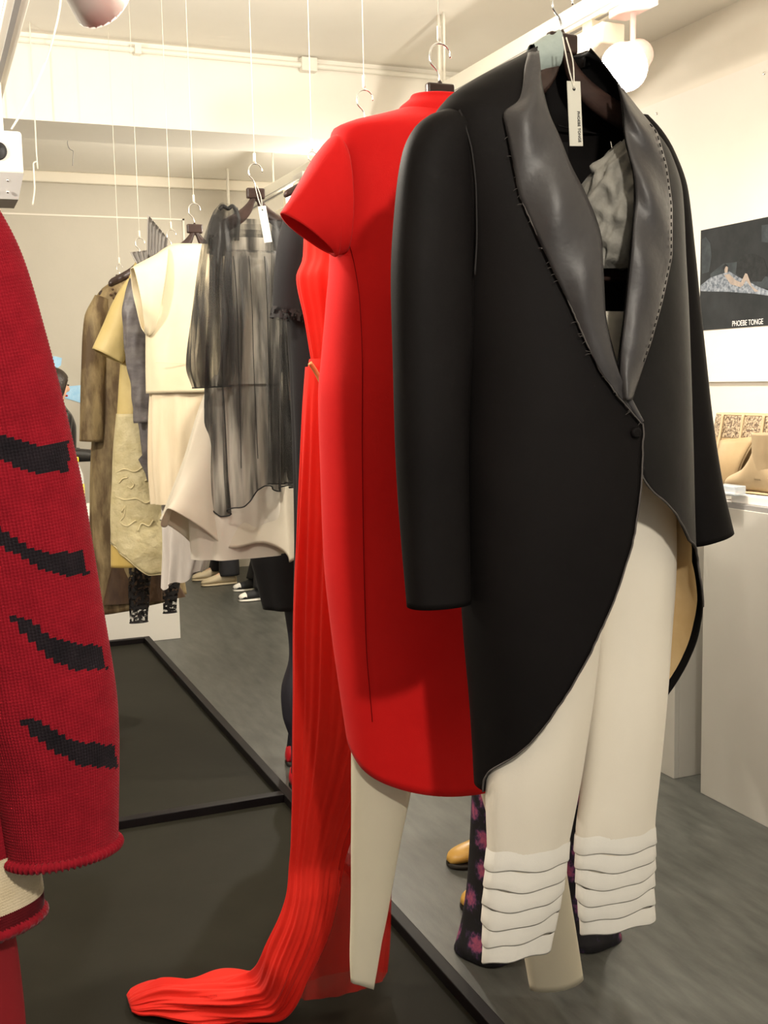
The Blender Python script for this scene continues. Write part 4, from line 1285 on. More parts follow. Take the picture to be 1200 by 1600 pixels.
# ------------------------------------------------------------------ black lace leggings behind the yellow dress
ll = thing('lace_leggings', 'black lace leggings showing below the yellow dress hem', 'leggings', (0.93, Y8 + 0.16, 0.5))
for rows in ([(700, 196, 238, 0.4), (885, 201, 236, 0.4), (930, 200, 233, 0.4), (950, 202, 232, 0.4)], [(700, 245, 285, 0.4), (885, 252, 284, 0.4), (935, 254, 277, 0.4)]):
    lg = sweep('leg', tube_keys(Y8 + 0.16, rows), 'lace_black', ll, nrow=30, ncol=40, fold=folds([(3, 0.05, 0, 2)]))
    y0, L_, R_ = rows[-1][0], rows[-1][1], rows[-1][2]
    kk = tube_keys(Y8 + 0.16, [(y0 - 4, L_, R_, 0.42), (y0, L_, R_, 0.42)])
    sweep('band', kk, 'lace_solid', lg, nrow=3, ncol=40)
    kk = tube_keys(Y8 + 0.16, [(y0, L_, R_, 0.4), (y0 + 14, L_ + 1, R_ - 1, 0.4), (y0 + 22, L_ + 1, R_ - 1, 0.4)])
    Pl = sweep_pts(kk, 8, 40)
    grid('lace_border', Pl, 'lace_black', lg, True)
    path_tube('scallop_edge', np.r_[Pl[-1][::2], Pl[-1][:1]] + np.array([0, 0, 0.0]), 0.003, 'lace_solid', lg, ncol=5, smooth_n=2)
sweep('waist', tube_keys(Y8 + 0.16, [(640, 205, 275, 0.3), (712, 196, 285, 0.35)]), 'lace_black', ll, nrow=10, ncol=40)

# ------------------------------------------------------------------ long brown mottled coat at the far end
bc_ = thing('brown_coat', 'long mottled brown coat at the far end of the row', 'coat', (0.9, Y9, 0.42))
sweep('body', tube_keys(Y9, [(438, 182, 215, 0.5), (446, 168, 232, 0.45), (458, 156, 246, 0.42), (480, 148, 256, 0.42), (560, 150, 256, 0.45), (660, 148, 258, 0.45), (760, 145, 262, 0.46), (860, 146, 274, 0.46), (944, 150, 285, 0.46)]), 'brown_mottled', bc_, nrow=80, ncol=90,
      fold=folds([(7, 0.05, 0, 2), (11, 0.035, 1, 1), (4, 0.03, 2, 1)], 1.0), hem=lambda t, th: 0.03 * np.clip((t - 0.8) / 0.2, 0, 1) * np.cos(th), solid=0.002)
sweep('sleeve', limb_keys([(160, 465, Y9 - 0.03, 12, 0.8), (150, 500, Y9 - 0.04, 18, 0.8), (145, 580, Y9 - 0.045, 18, 0.8), (143, 650, Y9 - 0.05, 18, 0.8), (142, 690, Y9 - 0.05, 18, 0.8)]), 'brown_mottled', bc_, nrow=50, ncol=40, caps=(1, 0), fold=folds([(3, 0.05, 0, 6), (5, 0.03, 1, 9)]), solid=0.002)
sweep('sleeve', limb_keys([(245, 470, Y9 + 0.02, 12, 0.8), (258, 520, Y9 + 0.02, 18, 0.8), (264, 690, Y9 + 0.02, 18, 0.8)]), 'brown_mottled', bc_, nrow=30, ncol=32, caps=(1, 0))
sweep('inner_panel', tube_keys(Y9 - 0.06, [(700, 180, 215, 0.3), (850, 178, 245, 0.3), (938, 160, 287, 0.3)]), 'brown_dark', bc_, nrow=24, ncol=48, fold=folds([(5, 0.05, 0, 2)]))
for dx, dy in ((0, 0), (4, 6), (-3, 9), (2, 14)):
    p = on_y(176 + dx, 452 + dy, Y9 - 0.06)
    P = np.array([[p + 0.006 * np.array([math.sin(v) * math.cos(a), math.sin(v) * math.sin(a), math.cos(v)]) for a in np.linspace(0, 2 * math.pi, 10, endpoint=False)] for v in np.linspace(0.05, 3.09, 7)])
    grid('bead', P, 'brown_dark', bc_, True)
hang(187, 430, Y9, 'dark hanger of the long brown coat', 'string holding the long brown coat hanger', 0.6)

# ------------------------------------------------------------------ red knitted sweater in the left foreground
YK = 1.22
sw = thing('knit_sweater', 'chunky red knitted sweater with black claw stripes hanging at left', 'sweater', (-0.05, YK, 0.85))
STR = [[(-40, 665), (0, 673), (30, 682), (60, 694), (106, 684), (110, 733), (60, 737), (0, 714), (-40, 700)],
       [(-40, 795), (0, 819), (50, 851), (80, 862), (130, 856), (140, 894), (100, 897), (60, 882), (30, 862), (0, 846), (-40, 822)],
       [(19, 957), (50, 962), (72, 984), (92, 996), (158, 1006), (168, 1040), (120, 1042), (82, 1027), (40, 986)],
       [(33, 1118), (70, 1122), (92, 1140), (112, 1152), (178, 1160), (184, 1196), (130, 1192), (82, 1166), (50, 1140)]]


def knit(name, keys, ncolumns, nrows, parent, stripes=(), amp=0.0022, sub=(6, 4), fold=None, mats=('knit_red', 'knit_black'), cellcolor=None, hem=None):
    nc, nr = ncolumns * sub[0], nrows * sub[1]
    P = sweep_pts(keys, nr + 1, nc, fold, hem=hem)
    dth = np.roll(P, -1, 1) - np.roll(P, 1, 1)
    dt = np.gradient(P, axis=0)
    N = np.cross(dth, dt)
    N /= np.linalg.norm(N, axis=2)[..., None] + 1e-12
    cen = P.mean(1, keepdims=True)
    N *= np.sign(((P - cen) * N).sum(2).mean()) or 1
    col = (np.arange(nc) / sub[0])[None, :]
    row = (np.arange(nr + 1) / sub[1])[:, None]
    u = col % 1.0
    side = np.where(u < 0.5, u * 2, (1 - u) * 2)          # 0 at column gap, 1 at the middle of the V
    v = (row + 0.55 * side) % 1.0
    h = np.sin(math.pi * np.clip(np.where(u < 0.5, u * 2, u * 2 - 1), 0.02, 0.98)) ** 0.6 * (0.35 + 0.65 * np.abs(np.sin(math.pi * v)) ** 0.7)
    P = P + N * (amp * h)[..., None]
    mi = None
    ci = (np.arange(nr) // sub[1])[:, None]
    cj = (np.arange(nc) // sub[0])[None, :]
    if len(stripes) or cellcolor:
        Pc = P[::sub[1]][:nrows][:, ::sub[0]]
        if cellcolor:
            lab = cellcolor(np.arange(nrows)[:, None] + 0 * np.arange(ncolumns)[None, :])
        else:
            x, y, z = proj(Pc)
            lab = np.zeros(x.shape, int)
            for s in stripes:
                lab |= in_poly(x, y, s).astype(int)
        mi = lab[ci, cj].ravel()
    return grid(name, P, mats[0], parent, True, mats=list(mats), mi=mi), P


sk_ = limb_keys([(-120, 250, YK, 60, 0.7), (-60, 420, YK, 92, 0.7), (-30, 540, YK, 98, 0.7), (0, 680, YK, 103, 0.7), (22, 800, YK, 106, 0.7), (48, 950, YK, 104, 0.7), (70, 1080, YK, 103, 0.7), (88, 1200, YK, 92, 0.7), (97, 1328, YK, 82, 0.7)])
slv, Psl = knit('sleeve', sk_, 62, 215, sw, STR, amp=0.0024, fold=folds([(2, 0.02, 0, 3), (3, 0.02, 1, 4)]))
slv['label'] = 'red knitted sleeve with four black slanting stripes'
# rolled cuff
rim = Psl[-1]
rr0 = []
th = np.linspace(0, 2 * math.pi, 10, endpoint=False)
cenr = rim.mean(0)
for i in range(len(rim)):
    out = rim[i] - cenr; out[2] = 0; out /= np.linalg.norm(out)
    rib = 0.0055 + 0.0012 * math.sin(i / 6 * 2 * math.pi)
    rr0.append([rim[i] + rib * (math.cos(a) * out + math.sin(a) * np.array([0, 0, 1.0])) for a in th])
rr0.append(rr0[0])
grid('rolled_cuff', np.array(rr0), 'knit_red', slv, True)
# body with its cream and maroon hem, mostly left of the frame
bk_ = tube_keys(YK + 0.03, [(195, -330, -240, 0.6), (230, -420, -150, 0.45), (300, -470, -70, 0.42), (600, -470, -60, 0.42), (1000, -455, -20, 0.42), (1200, -455, 15, 0.42), (1360, -455, 40, 0.42)])
knit('body', bk_, 150, 190, sw, [], amp=0.0024, sub=(4, 3))


def bandcol(r):
    return np.where(r < 19, 0, 1)


hk = tube_keys(YK + 0.03, [(1352, -455, 44, 0.42), (1400, -455, 50, 0.42), (1440, -455, 55, 0.42), (1468, -452, 56, 0.42)])
bnd, Pbd = knit('hem_band', hk, 150, 26, sw, [], amp=0.0024, sub=(4, 3), mats=('knit_cream', 'knit_maroon'), cellcolor=bandcol)
bnd['label'] = 'cream knitted hem band with dark red edge'
rim = Pbd[-1][::2]; cenr = rim.mean(0); rr0 = []
for i in range(len(rim)):
    out = rim[i] - cenr; out[2] = 0; out /= np.linalg.norm(out)
    rib = 0.0060 + 0.0013 * math.sin(i * 2 * math.pi / 2.5)
    rr0.append([rim[i] + rib * (math.cos(a) * out + math.sin(a) * np.array([0, 0, 1.0])) for a in th])
rr0.append(rr0[0])
grid('rolled_hem', np.array(rr0), 'knit_red', bnd, True)
sk2 = limb_keys([(-430, 260, YK, 60, 0.7), (-500, 420, YK, 92, 0.7), (-540, 680, YK, 103, 0.7), (-570, 950, YK, 104, 0.7), (-590, 1328, YK, 82, 0.7)])
knit('sleeve', sk2, 40, 100, sw, [], amp=0.003, sub=(4, 3))
hang(-285, 190, YK + 0.03, 'dark hanger inside the red knitted sweater', 'string holding the sweater hanger', 1.0)
# plain red trousers below it
rt = thing('red_trousers', 'plain dark red trousers at the bottom left corner under the sweater', 'trousers', (-0.1, YK, 0.3))
for rows in ([(1250, -190, -70, 0.5), (1400, -185, -12, 0.5), (1480, -180, 16, 0.5), (1540, -178, 24, 0.5), (1600, -176, 30, 0.5), (1800, -170, 40, 0.5)], [(1250, -340, -215, 0.5), (1500, -385, -205, 0.5), (1800, -385, -200, 0.5)]):
    sweep('leg', tube_keys(YK + 0.03, rows), 'red_plain', rt, nrow=30, ncol=40, fold=folds([(3, 0.03, 0, 1)]), solid=0.002)
sweep('hip', tube_keys(YK + 0.03, [(1080, -330, -90, 0.3), (1250, -340, -80, 0.32), (1300, -345, -75, 0.3)]), 'red_plain', rt, nrow=12, ncol=48)

# ------------------------------------------------------------------ white display plinths along the right wall
PX = 2.50


def plinth(y0, y1, label):
    t = thing('display_plinth', label, 'plinth', ((PX + 3.2) / 2, (y0 + y1) / 2, 0), 'white display plinths')
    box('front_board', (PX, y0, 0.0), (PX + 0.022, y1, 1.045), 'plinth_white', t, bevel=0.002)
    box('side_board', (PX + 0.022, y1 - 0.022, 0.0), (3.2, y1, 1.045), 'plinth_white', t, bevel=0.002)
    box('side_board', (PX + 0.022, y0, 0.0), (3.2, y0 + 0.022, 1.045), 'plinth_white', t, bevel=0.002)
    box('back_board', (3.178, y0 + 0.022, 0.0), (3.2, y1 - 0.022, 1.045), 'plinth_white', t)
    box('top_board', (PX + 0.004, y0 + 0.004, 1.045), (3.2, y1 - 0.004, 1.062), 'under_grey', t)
    return t


plinth(0.9, 3.175, 'tall white plinth at the right edge with shoes and bag on top')
plinth(3.33, 5.4, 'white plinth standing behind the tailcoat, beyond the shoe plinth')
sh = box('shelf_board', (PX + 0.02, 1.4, 1.062), (3.1, 3.06, 1.092), 'board_white', bevel=0.003)
tag(sh, 'white board lying on the plinth under the shoes', 'board')
ZS = 1.093

# boot
b1 = on_z(1137, 766, ZS); b2 = on_z(1190, 772, ZS)
bt = thing('ankle_boot', 'beige suede ankle boot standing at the right edge', 'boot', b1)
dirv = np.array([0.35, -0.94, 0]); dirv = (b2 - b1) * [1, 1, 0]; dirv /= np.linalg.norm(dirv)
sidev = np.array([-dirv[1], dirv[0], 0]); up = np.array([0, 0, 1.0])
bk2 = []
for s, hgt, wd_ in ((0.0, 0.012, 0.012), (0.012, 0.021, 0.026), (0.05, 0.030, 0.038), (0.09, 0.040, 0.041), (0.125, 0.062, 0.038), (0.15, 0.085, 0.036)):
    bk2.append((b1 + dirv * s + up * (hgt + 0.006), sidev * wd_, up * hgt))
sweep('foot', bk2 + [(b1 + dirv * 0.21 + up * 0.06, sidev * 0.034, up * 0.055), (b1 + dirv * 0.235 + up * 0.05, sidev * 0.025, up * 0.04)], 'boot_beige', bt, nrow=40, ncol=28, caps=(1, 1))
sweep('shaft', [(b1 + dirv * 0.178 + up * 0.05, dirv * 0.052, sidev * 0.034), (b1 + dirv * 0.178 + up * 0.10, dirv * 0.056, sidev * 0.036), (b1 + dirv * 0.183 + up * 0.15, dirv * 0.058, sidev * 0.040), (b1 + dirv * 0.185 + up * 0.205, dirv * 0.062, sidev * 0.043)], 'boot_beige', bt, nrow=24, ncol=32, solid=0.003)
box('sole', b1 + np.array([-0.01, -0.22, 0.0]), b1 + np.array([0.03, 0.0, 0.008]), 'bag_trim', bt) if False else sweep('sole', [(b1 + dirv * s + up * 0.004, sidev * w_, up * 0.004) for s, w_ in ((-0.004, 0.014), (0.012, 0.028), (0.06, 0.041), (0.12, 0.036), (0.2, 0.034), (0.24, 0.024))], 'bag_trim', bt, nrow=20, ncol=16, caps=(1, 1))

# clear price block
k = on_z(1150, 772, ZS)
t = thing('acrylic_block', 'clear bluish acrylic price block in front of the boot', 'block', k)
box('block', k + [-0.045, -0.05, 0.0], k + [0.0, 0.05, 0.032], 'acrylic_blue', t, bevel=0.003)
box('insert', k + [-0.040, -0.045, 0.004], k + [-0.005, 0.045, 0.006], 'paper_white', t)

# handbag
g0 = on_x(1145, 756, 2.92)
hb = thing('handbag', 'beige leather handbag with sequinned top band on the plinth', 'handbag', (2.95, g0[1], ZS))
ya = on_x(1106, 700, 2.90)[1]; yb2 = on_x(1215, 700, 2.90)[1]
yc, hwid = (ya + yb2) / 2, (ya - yb2) / 2
zt2 = on_x(1150, 648, 2.92)[2]; zq = on_x(1150, 682, 2.90)[2]
body = [((2.95, yc, ZS + 0.004), (0, hwid * 0.97, 0), (0.075, 0, 0)), ((2.95, yc, ZS + 0.05), (0, hwid * 1.02, 0), (0.085, 0, 0)), ((2.95, yc, (ZS + zq) / 2), (0, hwid, 0), (0.08, 0, 0)), ((2.95, yc, zq), (0, hwid * 0.97, 0), (0.06, 0, 0))]
sweep('body', body, 'bag_beige', hb, nrow=24, ncol=48, caps=(1, 0), power=0.6, fold=folds([(3, 0.03, 0, 3)]))
band = [((2.95, yc, zq - 0.004), (0, hwid * 0.985, 0), (0.062, 0, 0)), ((2.95, yc, (zq + zt2) / 2), (0, hwid * 0.98, 0), (0.055, 0, 0)), ((2.955, yc, zt2), (0, hwid * 0.96, 0), (0.045, 0, 0)), ((2.955, yc, zt2 - 0.004), (0, hwid * 0.92, 0), (0.036, 0, 0))]
bnd2 = sweep('sequin_band', band, 'bag_sequin', hb, nrow=12, ncol=48, power=0.6)
for fr in (0.55, -0.05, -0.62):
    y = yc + hwid * fr
    path_tube('strap', [(2.95 - 0.083, y, ZS + 0.05), (2.95 - 0.082, y, (ZS + zq) / 2), (2.95 - 0.064, y, zq), (2.95 - 0.050, y, zt2 + 0.003)], 0.006, 'bag_trim', hb, ncol=8)
rim = np.array([[(2.955 + 0.046 * np.sign(math.sin(a)) * abs(math.sin(a)) ** 0.6, yc + hwid * 0.965 * np.sign(math.cos(a)) * abs(math.cos(a)) ** 0.6, zt2)] for a in np.linspace(0, 2 * math.pi, 40)])[:, 0]
path_tube('rim', rim, 0.0045, 'bag_trim', hb, ncol=6, smooth_n=1)
# flap pocket, slumped forward
p1 = [on_x(x, y, 2.84) for x, y in ((1120, 690), (1172, 684), (1166, 735), (1150, 758), (1122, 756))]
fl_rows = []
for i in range(9):
    v = i / 8
    row = []
    for j in range(9):
        u = j / 8
        a = p1[0] * (1 - u) + p1[1] * u; b_ = p1[4] * (1 - u) + p1[3] * u
        q = a * (1 - v) + b_ * v
        row.append(q + np.array([0.03 - 0.035 * math.sin(math.pi * v * 0.75) - 0.012 * math.sin(math.pi * u), 0, 0]))
    fl_rows.append(row)
flp = grid('flap_pocket', np.array(fl_rows), 'bag_beige', hb, solid=0.012)
path_tube('piping', [fl_rows[i][8] for i in range(9)], 0.004, 'bag_trim', flp, ncol=6, smooth_n=2)
path_tube('piping', [np.array(fl_rows[0][j]) for j in range(9)], 0.004, 'bag_trim', flp, ncol=6, smooth_n=2)
path_tube('piping', [np.array(fl_rows[i][5]) + [-0.003, 0, 0] for i in range(9)], 0.0025, 'bag_trim', flp, ncol=6, smooth_n=2)

# ------------------------------------------------------------------ poster on the white board
XP = 3.309
tl = on_x(1093, 357, XP); bl = on_x(1095, 514, XP)
pz1, pz0 = tl[2] - 0.01, bl[2] - 0.006
py1 = (tl[1] + bl[1]) / 2
py0 = py1 - (pz1 - pz0) * 1.50
po = thing('photo_poster', 'dark photographic poster of a figure reclining on a pale rock', 'poster', (XP, (py0 + py1) / 2, pz0))
box('sheet', (XP, py0, pz0), (XP + 0.006, py1, pz1), 'poster_dark', po)


def pp_(u, v, d=0.0):
    return (XP - 0.0006 - d, py1 + (py0 - py1) * u, pz1 + (pz0 - pz1) * v)


def flat(name, uv, m, d=0.0):
    n = len(uv)
    V = [pp_(u, v, d) for u, v in uv] + [pp_(u, v, d - 0.0005) for u, v in uv]
    F = [tuple(range(n)), tuple(range(2 * n - 1, n - 1, -1))] + [(i, n + i, n + (i + 1) % n, (i + 1) % n) for i in range(n)]
    return make(name, V, F, m, po, smooth=False)


def from_px(pts):
    out = []
    for x, y in pts:
        p = on_x(x, y, XP)
        out.append(((py1 - p[1]) / (py1 - py0), (pz1 - p[2]) / (pz1 - pz0)))
    return out


flat('picture_arch', from_px([(1097, 374), (1103, 370), (1110, 380), (1112, 400), (1108, 425), (1097, 428)]), 'poster_mid', 0.0)
flat('picture_corner', from_px([(1190, 352), (1204, 350), (1210, 380), (1190, 378)]), 'poster_mid', 0.0)
flat('picture_haze', from_px([(1110, 428), (1130, 412), (1160, 408), (1190, 430), (1230, 440), (1230, 452), (1110, 448)]), 'poster_mid', 0.0)
flat('picture_shrub', from_px([(1152, 408), (1160, 398), (1178, 396), (1194, 404), (1200, 425), (1190, 440), (1165, 440), (1150, 428)]), 'poster_black', 0.0004)
flat('picture_rock', from_px([(1095, 446), (1110, 434), (1128, 428), (1140, 424), (1152, 432), (1170, 440), (1185, 448), (1206, 456), (1230, 462), (1230, 466), (1180, 459), (1140, 456), (1095, 455)]), 'poster_rock', 0.0008)
flat('picture_torso', from_px([(1132, 430), (1140, 428), (1150, 438), (1162, 443), (1158, 449), (1142, 444)]), 'poster_skin', 0.0012)
flat('picture_leg', from_px([(1157, 444), (1165, 427), (1168, 428), (1175, 447), (1186, 455), (1180, 456), (1166, 438), (1161, 447)]), 'poster_skin', 0.0014)
flat('picture_head', from_px([(1132, 418), (1135, 415), (1138, 418), (1137, 426), (1133, 426)]), 'poster_skin', 0.0014)
flat('picture_hair', from_px([(1130, 416), (1134, 412), (1138, 415), (1134, 417), (1132, 423), (1130, 421)]), 'poster_black', 0.0016)
# lettering
q0 = on_x(1144, 510, XP); q1 = on_x(1192, 508, XP)
wtxt = q0[1] - q1[1]
M = Matrix.Translation(Vector((XP - 0.001, q0[1], q0[2]))) @ Matrix(((0, 0, -1, 0), (-1, 0, 0, 0), (0, 1, 0, 0), (0, 0, 0, 1)))
tx = text_obj('lettering', 'PHOEBE TONGE', 1.0, Matrix.Identity(4), 'poster_white', po)
base = LOC[po.name]
co = np.array([v.co for v in tx.data.vertices]) + base
wx = co[:, 0].max() - co[:, 0].min()
sc_ = wtxt / wx
tx.data.transform(Matrix.Translation(Vector(base)))
tx.data.transform(Matrix.Diagonal((sc_, sc_ * 1.25, 1, 1)))
tx.data.transform(M)
tx.data.transform(Matrix.Translation(-Vector(base)))

# ------------------------------------------------------------------ white table at the far end with a bottle
wpx = on_z(280, 1003, 0)
tb2 = thing('white_table', 'white box table at the far end of the tray behind the brown coat', 'table', (0.6, 6.8, 0))
yf = 6.50
xr = on_y(281, 970, yf)[0]
box('front_board', (-0.9, yf, 0), (xr, yf + 0.02, 0.74), 'board_white', tb2, bevel=0.002)
box('side_board', (xr - 0.02, yf + 0.02, 0), (xr, yf + 0.7, 0.74), 'board_white', tb2, bevel=0.002)
box('top_board', (-0.9, yf, 0.74), (xr, yf + 0.7, 0.765), 'board_white', tb2, bevel=0.002)
bo = on_y(122, 790, yf + 0.16)
zt3, zc = on_y(122, 714, yf + 0.16)[2], 0.766
hb_ = zt3 - zc
bl_ = thing('drink_bottle', 'clear plastic bottle with yellow cap and label on the white table', 'bottle', (bo[0], bo[1], zc))
cb = np.array([bo[0], bo[1], zc])


def lathe(name, prof, m, parent, c0, n=24, caps=(1, 1)):
    P = np.array([[c0 + np.array([r * math.cos(a), r * math.sin(a), z]) for a in np.linspace(0, 2 * math.pi, n, endpoint=False)] for r, z in prof])
    return grid(name, P, m, parent, True, caps=caps)


lathe('body', [(r, z * hb_) for r, z in ((0.034, 0.0), (0.040, 0.02), (0.041, 0.15), (0.041, 0.6), (0.036, 0.70), (0.020, 0.84), (0.014, 0.90), (0.014, 0.95))], 'bottle_plastic', bl_, cb)
lathe('label', [(0.0418, 0.12 * hb_), (0.0418, 0.52 * hb_)], 'label_yellow', bl_, cb, caps=(0, 0))
lathe('cap', [(0.016, 0.91 * hb_), (0.017, 0.92 * hb_), (0.017, 0.99 * hb_), (0.014, 1.0 * hb_)], 'cap_yellow', bl_, cb)
# flat pale blue patches on the far wall
for i, (x, y, s, lab) in enumerate(((80, 567, 1.0, 'small pale blue patch on the far wall, upper one'), (117, 616, 1.35, 'pale blue patch on the far wall beside the brown coat'))):
    c = on_y(x, y, YB_ - 0.004)
    V = []
    out = [(-0.07, 0.01), (-0.03, 0.045), (0.03, 0.05), (0.08, 0.035), (0.07, -0.02), (0.03, -0.05), (-0.01, -0.035), (-0.06, -0.02)]
    for d in (0, 0.004):
        V += [(c[0] + u * s, YB_ - 0.005 + d, c[2] + v * s) for u, v in out]
    n = len(out)
    o = make('blue_patch', V, [tuple(range(n)), tuple(range(2 * n - 1, n - 1, -1))] + [(i2, (i2 + 1) % n, n + (i2 + 1) % n, n + i2) for i2 in range(n)], 'patch_blue', smooth=False)
    tag(o, lab, 'paper', 'blue patches')


# ------------------------------------------------------------------ visitors standing behind the clothes
def person(label, pos, heading, h, hair, trousers, top, shoe, feet, leg_r, group='visitors behind the row', arm='down', shoe_kind='flat', hair_long=False):
    """feet: two world (x, y) ankle spots; heading: angle the figure faces (0 = towards -Y)"""
    s = h / 1.70
    root = thing('person', label, 'person', (pos[0], pos[1], 0), group)
    ch, sh_ = math.cos(heading), math.sin(heading)

    def W(p):
        return np.array([pos[0] + ch * p[0] * s - sh_ * p[1] * s, pos[1] + sh_ * p[0] * s + ch * p[1] * s, p[2] * s])
    fwd = np.array([sh_, -ch, 0.0]); lat = np.array([ch, sh_, 0.0])
    bm = bmesh.new()
    sl_ = bm.verts.layers.skin.verify()
    base = LOC[root.name]

    def V(p, r, world=False, root_=False):
        q = (np.array(p, float) if world else W(p)) - base
        v = bm.verts.new(q)
        v[sl_].radius = (r * s, r * s)
        v[sl_].use_root = root_
        return v
    pel = V((0, 0, 0.95), 0.115, root_=True)
    sp = V((0, 0.01, 1.10), 0.105); chs = V((0, 0.01, 1.30), 0.115); nk0 = V((0, 0.01, 1.42), 0.06); nk = V((0, 0, 1.47), 0.045)
    hd0 = V((0, -0.012, 1.53), 0.066); hd1 = V((0, -0.005, 1.60), 0.084); hd2 = V((0, 0.0, 1.665), 0.055)
    for a, b in ((pel, sp), (sp, chs), (chs, nk0), (nk0, nk), (nk, hd0), (hd0, hd1), (hd1, hd2)):
        bm.edges.new((a, b))
    ns = V((0, -0.105, 1.565), 0.012); bm.edges.new((hd1, ns))
    arms = {}
    for sd in (-1, 1):
        p_sh = (sd * 0.16, 0.01, 1.38)
        if arm == 'bent':
            p_el = (sd * 0.22, 0.04, 1.12); p_wr = (sd * 0.16, -0.20, 1.10); dv = np.array([0.0, -1.0, 0.05])
        else:
            p_el = (sd * 0.21, 0.03, 1.11); p_wr = (sd * 0.22, -0.03, 0.87); dv = np.array([0.0, -0.15, -1.0])
        arms[sd] = (p_sh, p_el, p_wr)
        a = V(p_sh, 0.058); b = V(p_el, 0.040); c = V(p_wr, 0.027)
        pw = np.array(p_wr)
        pm = V(pw + dv * 0.055, 0.032)
        for e in ((chs, a), (a, b), (b, c), (c, pm)):
            bm.edges.new(e)
        sidev_ = np.array([0, 1.0, 0]) if arm == 'down' else np.array([0, 0, 1.0])
        for q, ln in ((-0.027, 0.070), (-0.009, 0.082), (0.009, 0.078), (0.027, 0.062)):
            f1 = V(pw + dv * 0.095 + sidev_ * q, 0.0085); f2 = V(pw + dv * (0.095 + ln * 0.55) + sidev_ * q * 1.1 + np.array([-sd * 0.010, 0, 0]), 0.008); f3 = V(pw + dv * (0.095 + ln) + sidev_ * q * 1.1 + np.array([-sd * 0.026, 0, 0]), 0.0065)
            for e in ((pm, f1), (f1, f2), (f2, f3)):
                bm.edges.new(e)
        t1 = V(pw + dv * 0.05 - sidev_ * 0.040, 0.010); t2 = V(pw + dv * 0.085 - sidev_ * 0.052 + np.array([-sd * 0.012, 0, 0]), 0.008)
        bm.edges.new((pm, t1)); bm.edges.new((t1, t2))
    legs = {}
    for sd, ft in zip((-1, 1), feet):
        hip = W((sd * 0.09, 0, 0.90))
        an = np.array([ft[0], ft[1], 0.085 * s])
        kn = (hip + an) / 2 + fwd * 0.025 + np.array([0, 0, 0.01])
        toe = an + fwd * 0.13 + np.array([0, 0, -0.052])
        a = V(hip, 0.085, True); b = V(kn, 0.058, True); c = V(an, 0.040, True); d_ = V(toe, 0.028, True)
        for e in ((pel, a), (a, b), (b, c), (c, d_)):
            bm.edges.new(e)
        legs[sd] = (hip, kn, an)
    me = bpy.data.meshes.new('body')
    bm.to_mesh(me); bm.free()
    me.materials.append(MATS['skin'])
    body = bpy.data.objects.new('body', me)
    COL.objects.link(body); body.parent = root; LOC[body.name] = base
    md = body.modifiers.new('skin', 'SKIN'); md.use_smooth_shade = True
    ss = body.modifiers.new('smooth', 'SUBSURF'); ss.levels = 1; ss.render_levels = 2
    # face, hair
    for sd in (-1, 1):
        e = W((sd * 0.030, -0.082, 1.600))
        P = np.array([[e + 0.010 * s * np.array([math.sin(v) * math.cos(a), math.sin(v) * math.sin(a), 0.6 * math.cos(v)]) for a in np.linspace(0, 2 * math.pi, 10, endpoint=False)] for v in np.linspace(0.05, 3.09, 7)])
        grid('eye', P, 'eye_dark', root, True)
        e = W((sd * 0.083, 0.005, 1.59))
        P = np.array([[e + np.array([0.010 * math.sin(v) * math.cos(a), 0.018 * math.sin(v) * math.sin(a), 0.030 * math.cos(v)]) * s for a in np.linspace(0, 2 * math.pi, 10, endpoint=False)] for v in np.linspace(0.05, 3.09, 7)])
        grid('ear', P, 'skin', root, True)
    mth = W((0, -0.078, 1.525))
    sweep('mouth', [(mth - lat * 0.022, (0, 0, 0.002), fwd * 0.003), (mth, (0, 0, 0.007), fwd * 0.009), (mth + lat * 0.022, (0, 0, 0.002), fwd * 0.003)], 'shoe_red', root, nrow=9, ncol=8, caps=(1, 1))
    hr = []
    cH = W((0, 0.012, 1.61))
    for v in np.linspace(0.02, 2.3 if hair_long else 1.9, 16):
        row = []
        for a in np.linspace(0, 2 * math.pi, 28, endpoint=False):
            front = max(0, math.cos(a))
            vv = min(v, 1.05 + 1.4 * (1 - front))
            dn = 0.10 if hair_long else 0.0
            row.append(cH + s * (lat * 0.101 * math.sin(vv) * math.sin(a) + fwd * 0.108 * math.sin(vv) * math.cos(a) + np.array([0, 0, 0.112 * math.cos(vv) - dn * max(0, vv - 1.5)])))
        hr.append(row)
    grid('hair', np.array(hr), hair, root, True, caps=(1, 0), solid=0.006)
    # trousers
    for sd in (-1, 1):
        hip, kn, an = legs[sd]
        ks_ = []
        for t_, r in leg_r:
            p = hip + (an - hip) * t_ + fwd * 0.025 * math.sin(math.pi * t_) * (1 - t_)
            if isinstance(r, tuple):
                p = p - fwd * r[1]; r = r[0]
            ks_.append((p, lat * r * s, fwd * r * 1.08 * s))
        sweep('trouser_leg', ks_, trousers, root, nrow=44, ncol=32, fold=folds([(3, 0.04, sd, 6), (5, 0.03, 1, 9)]), solid=0.002)
    sweep('trouser_seat', [(W((0, 0, 1.02)), lat * 0.150 * s, fwd * 0.105 * s), (W((0, 0, 0.93)), lat * 0.178 * s, fwd * 0.12 * s), (W((0, 0, 0.84)), lat * 0.178 * s, fwd * 0.115 * s), (W((0, 0, 0.79)), lat * 0.16 * s, fwd * 0.09 * s)], trousers, root, nrow=16, ncol=32, caps=(1, 1))
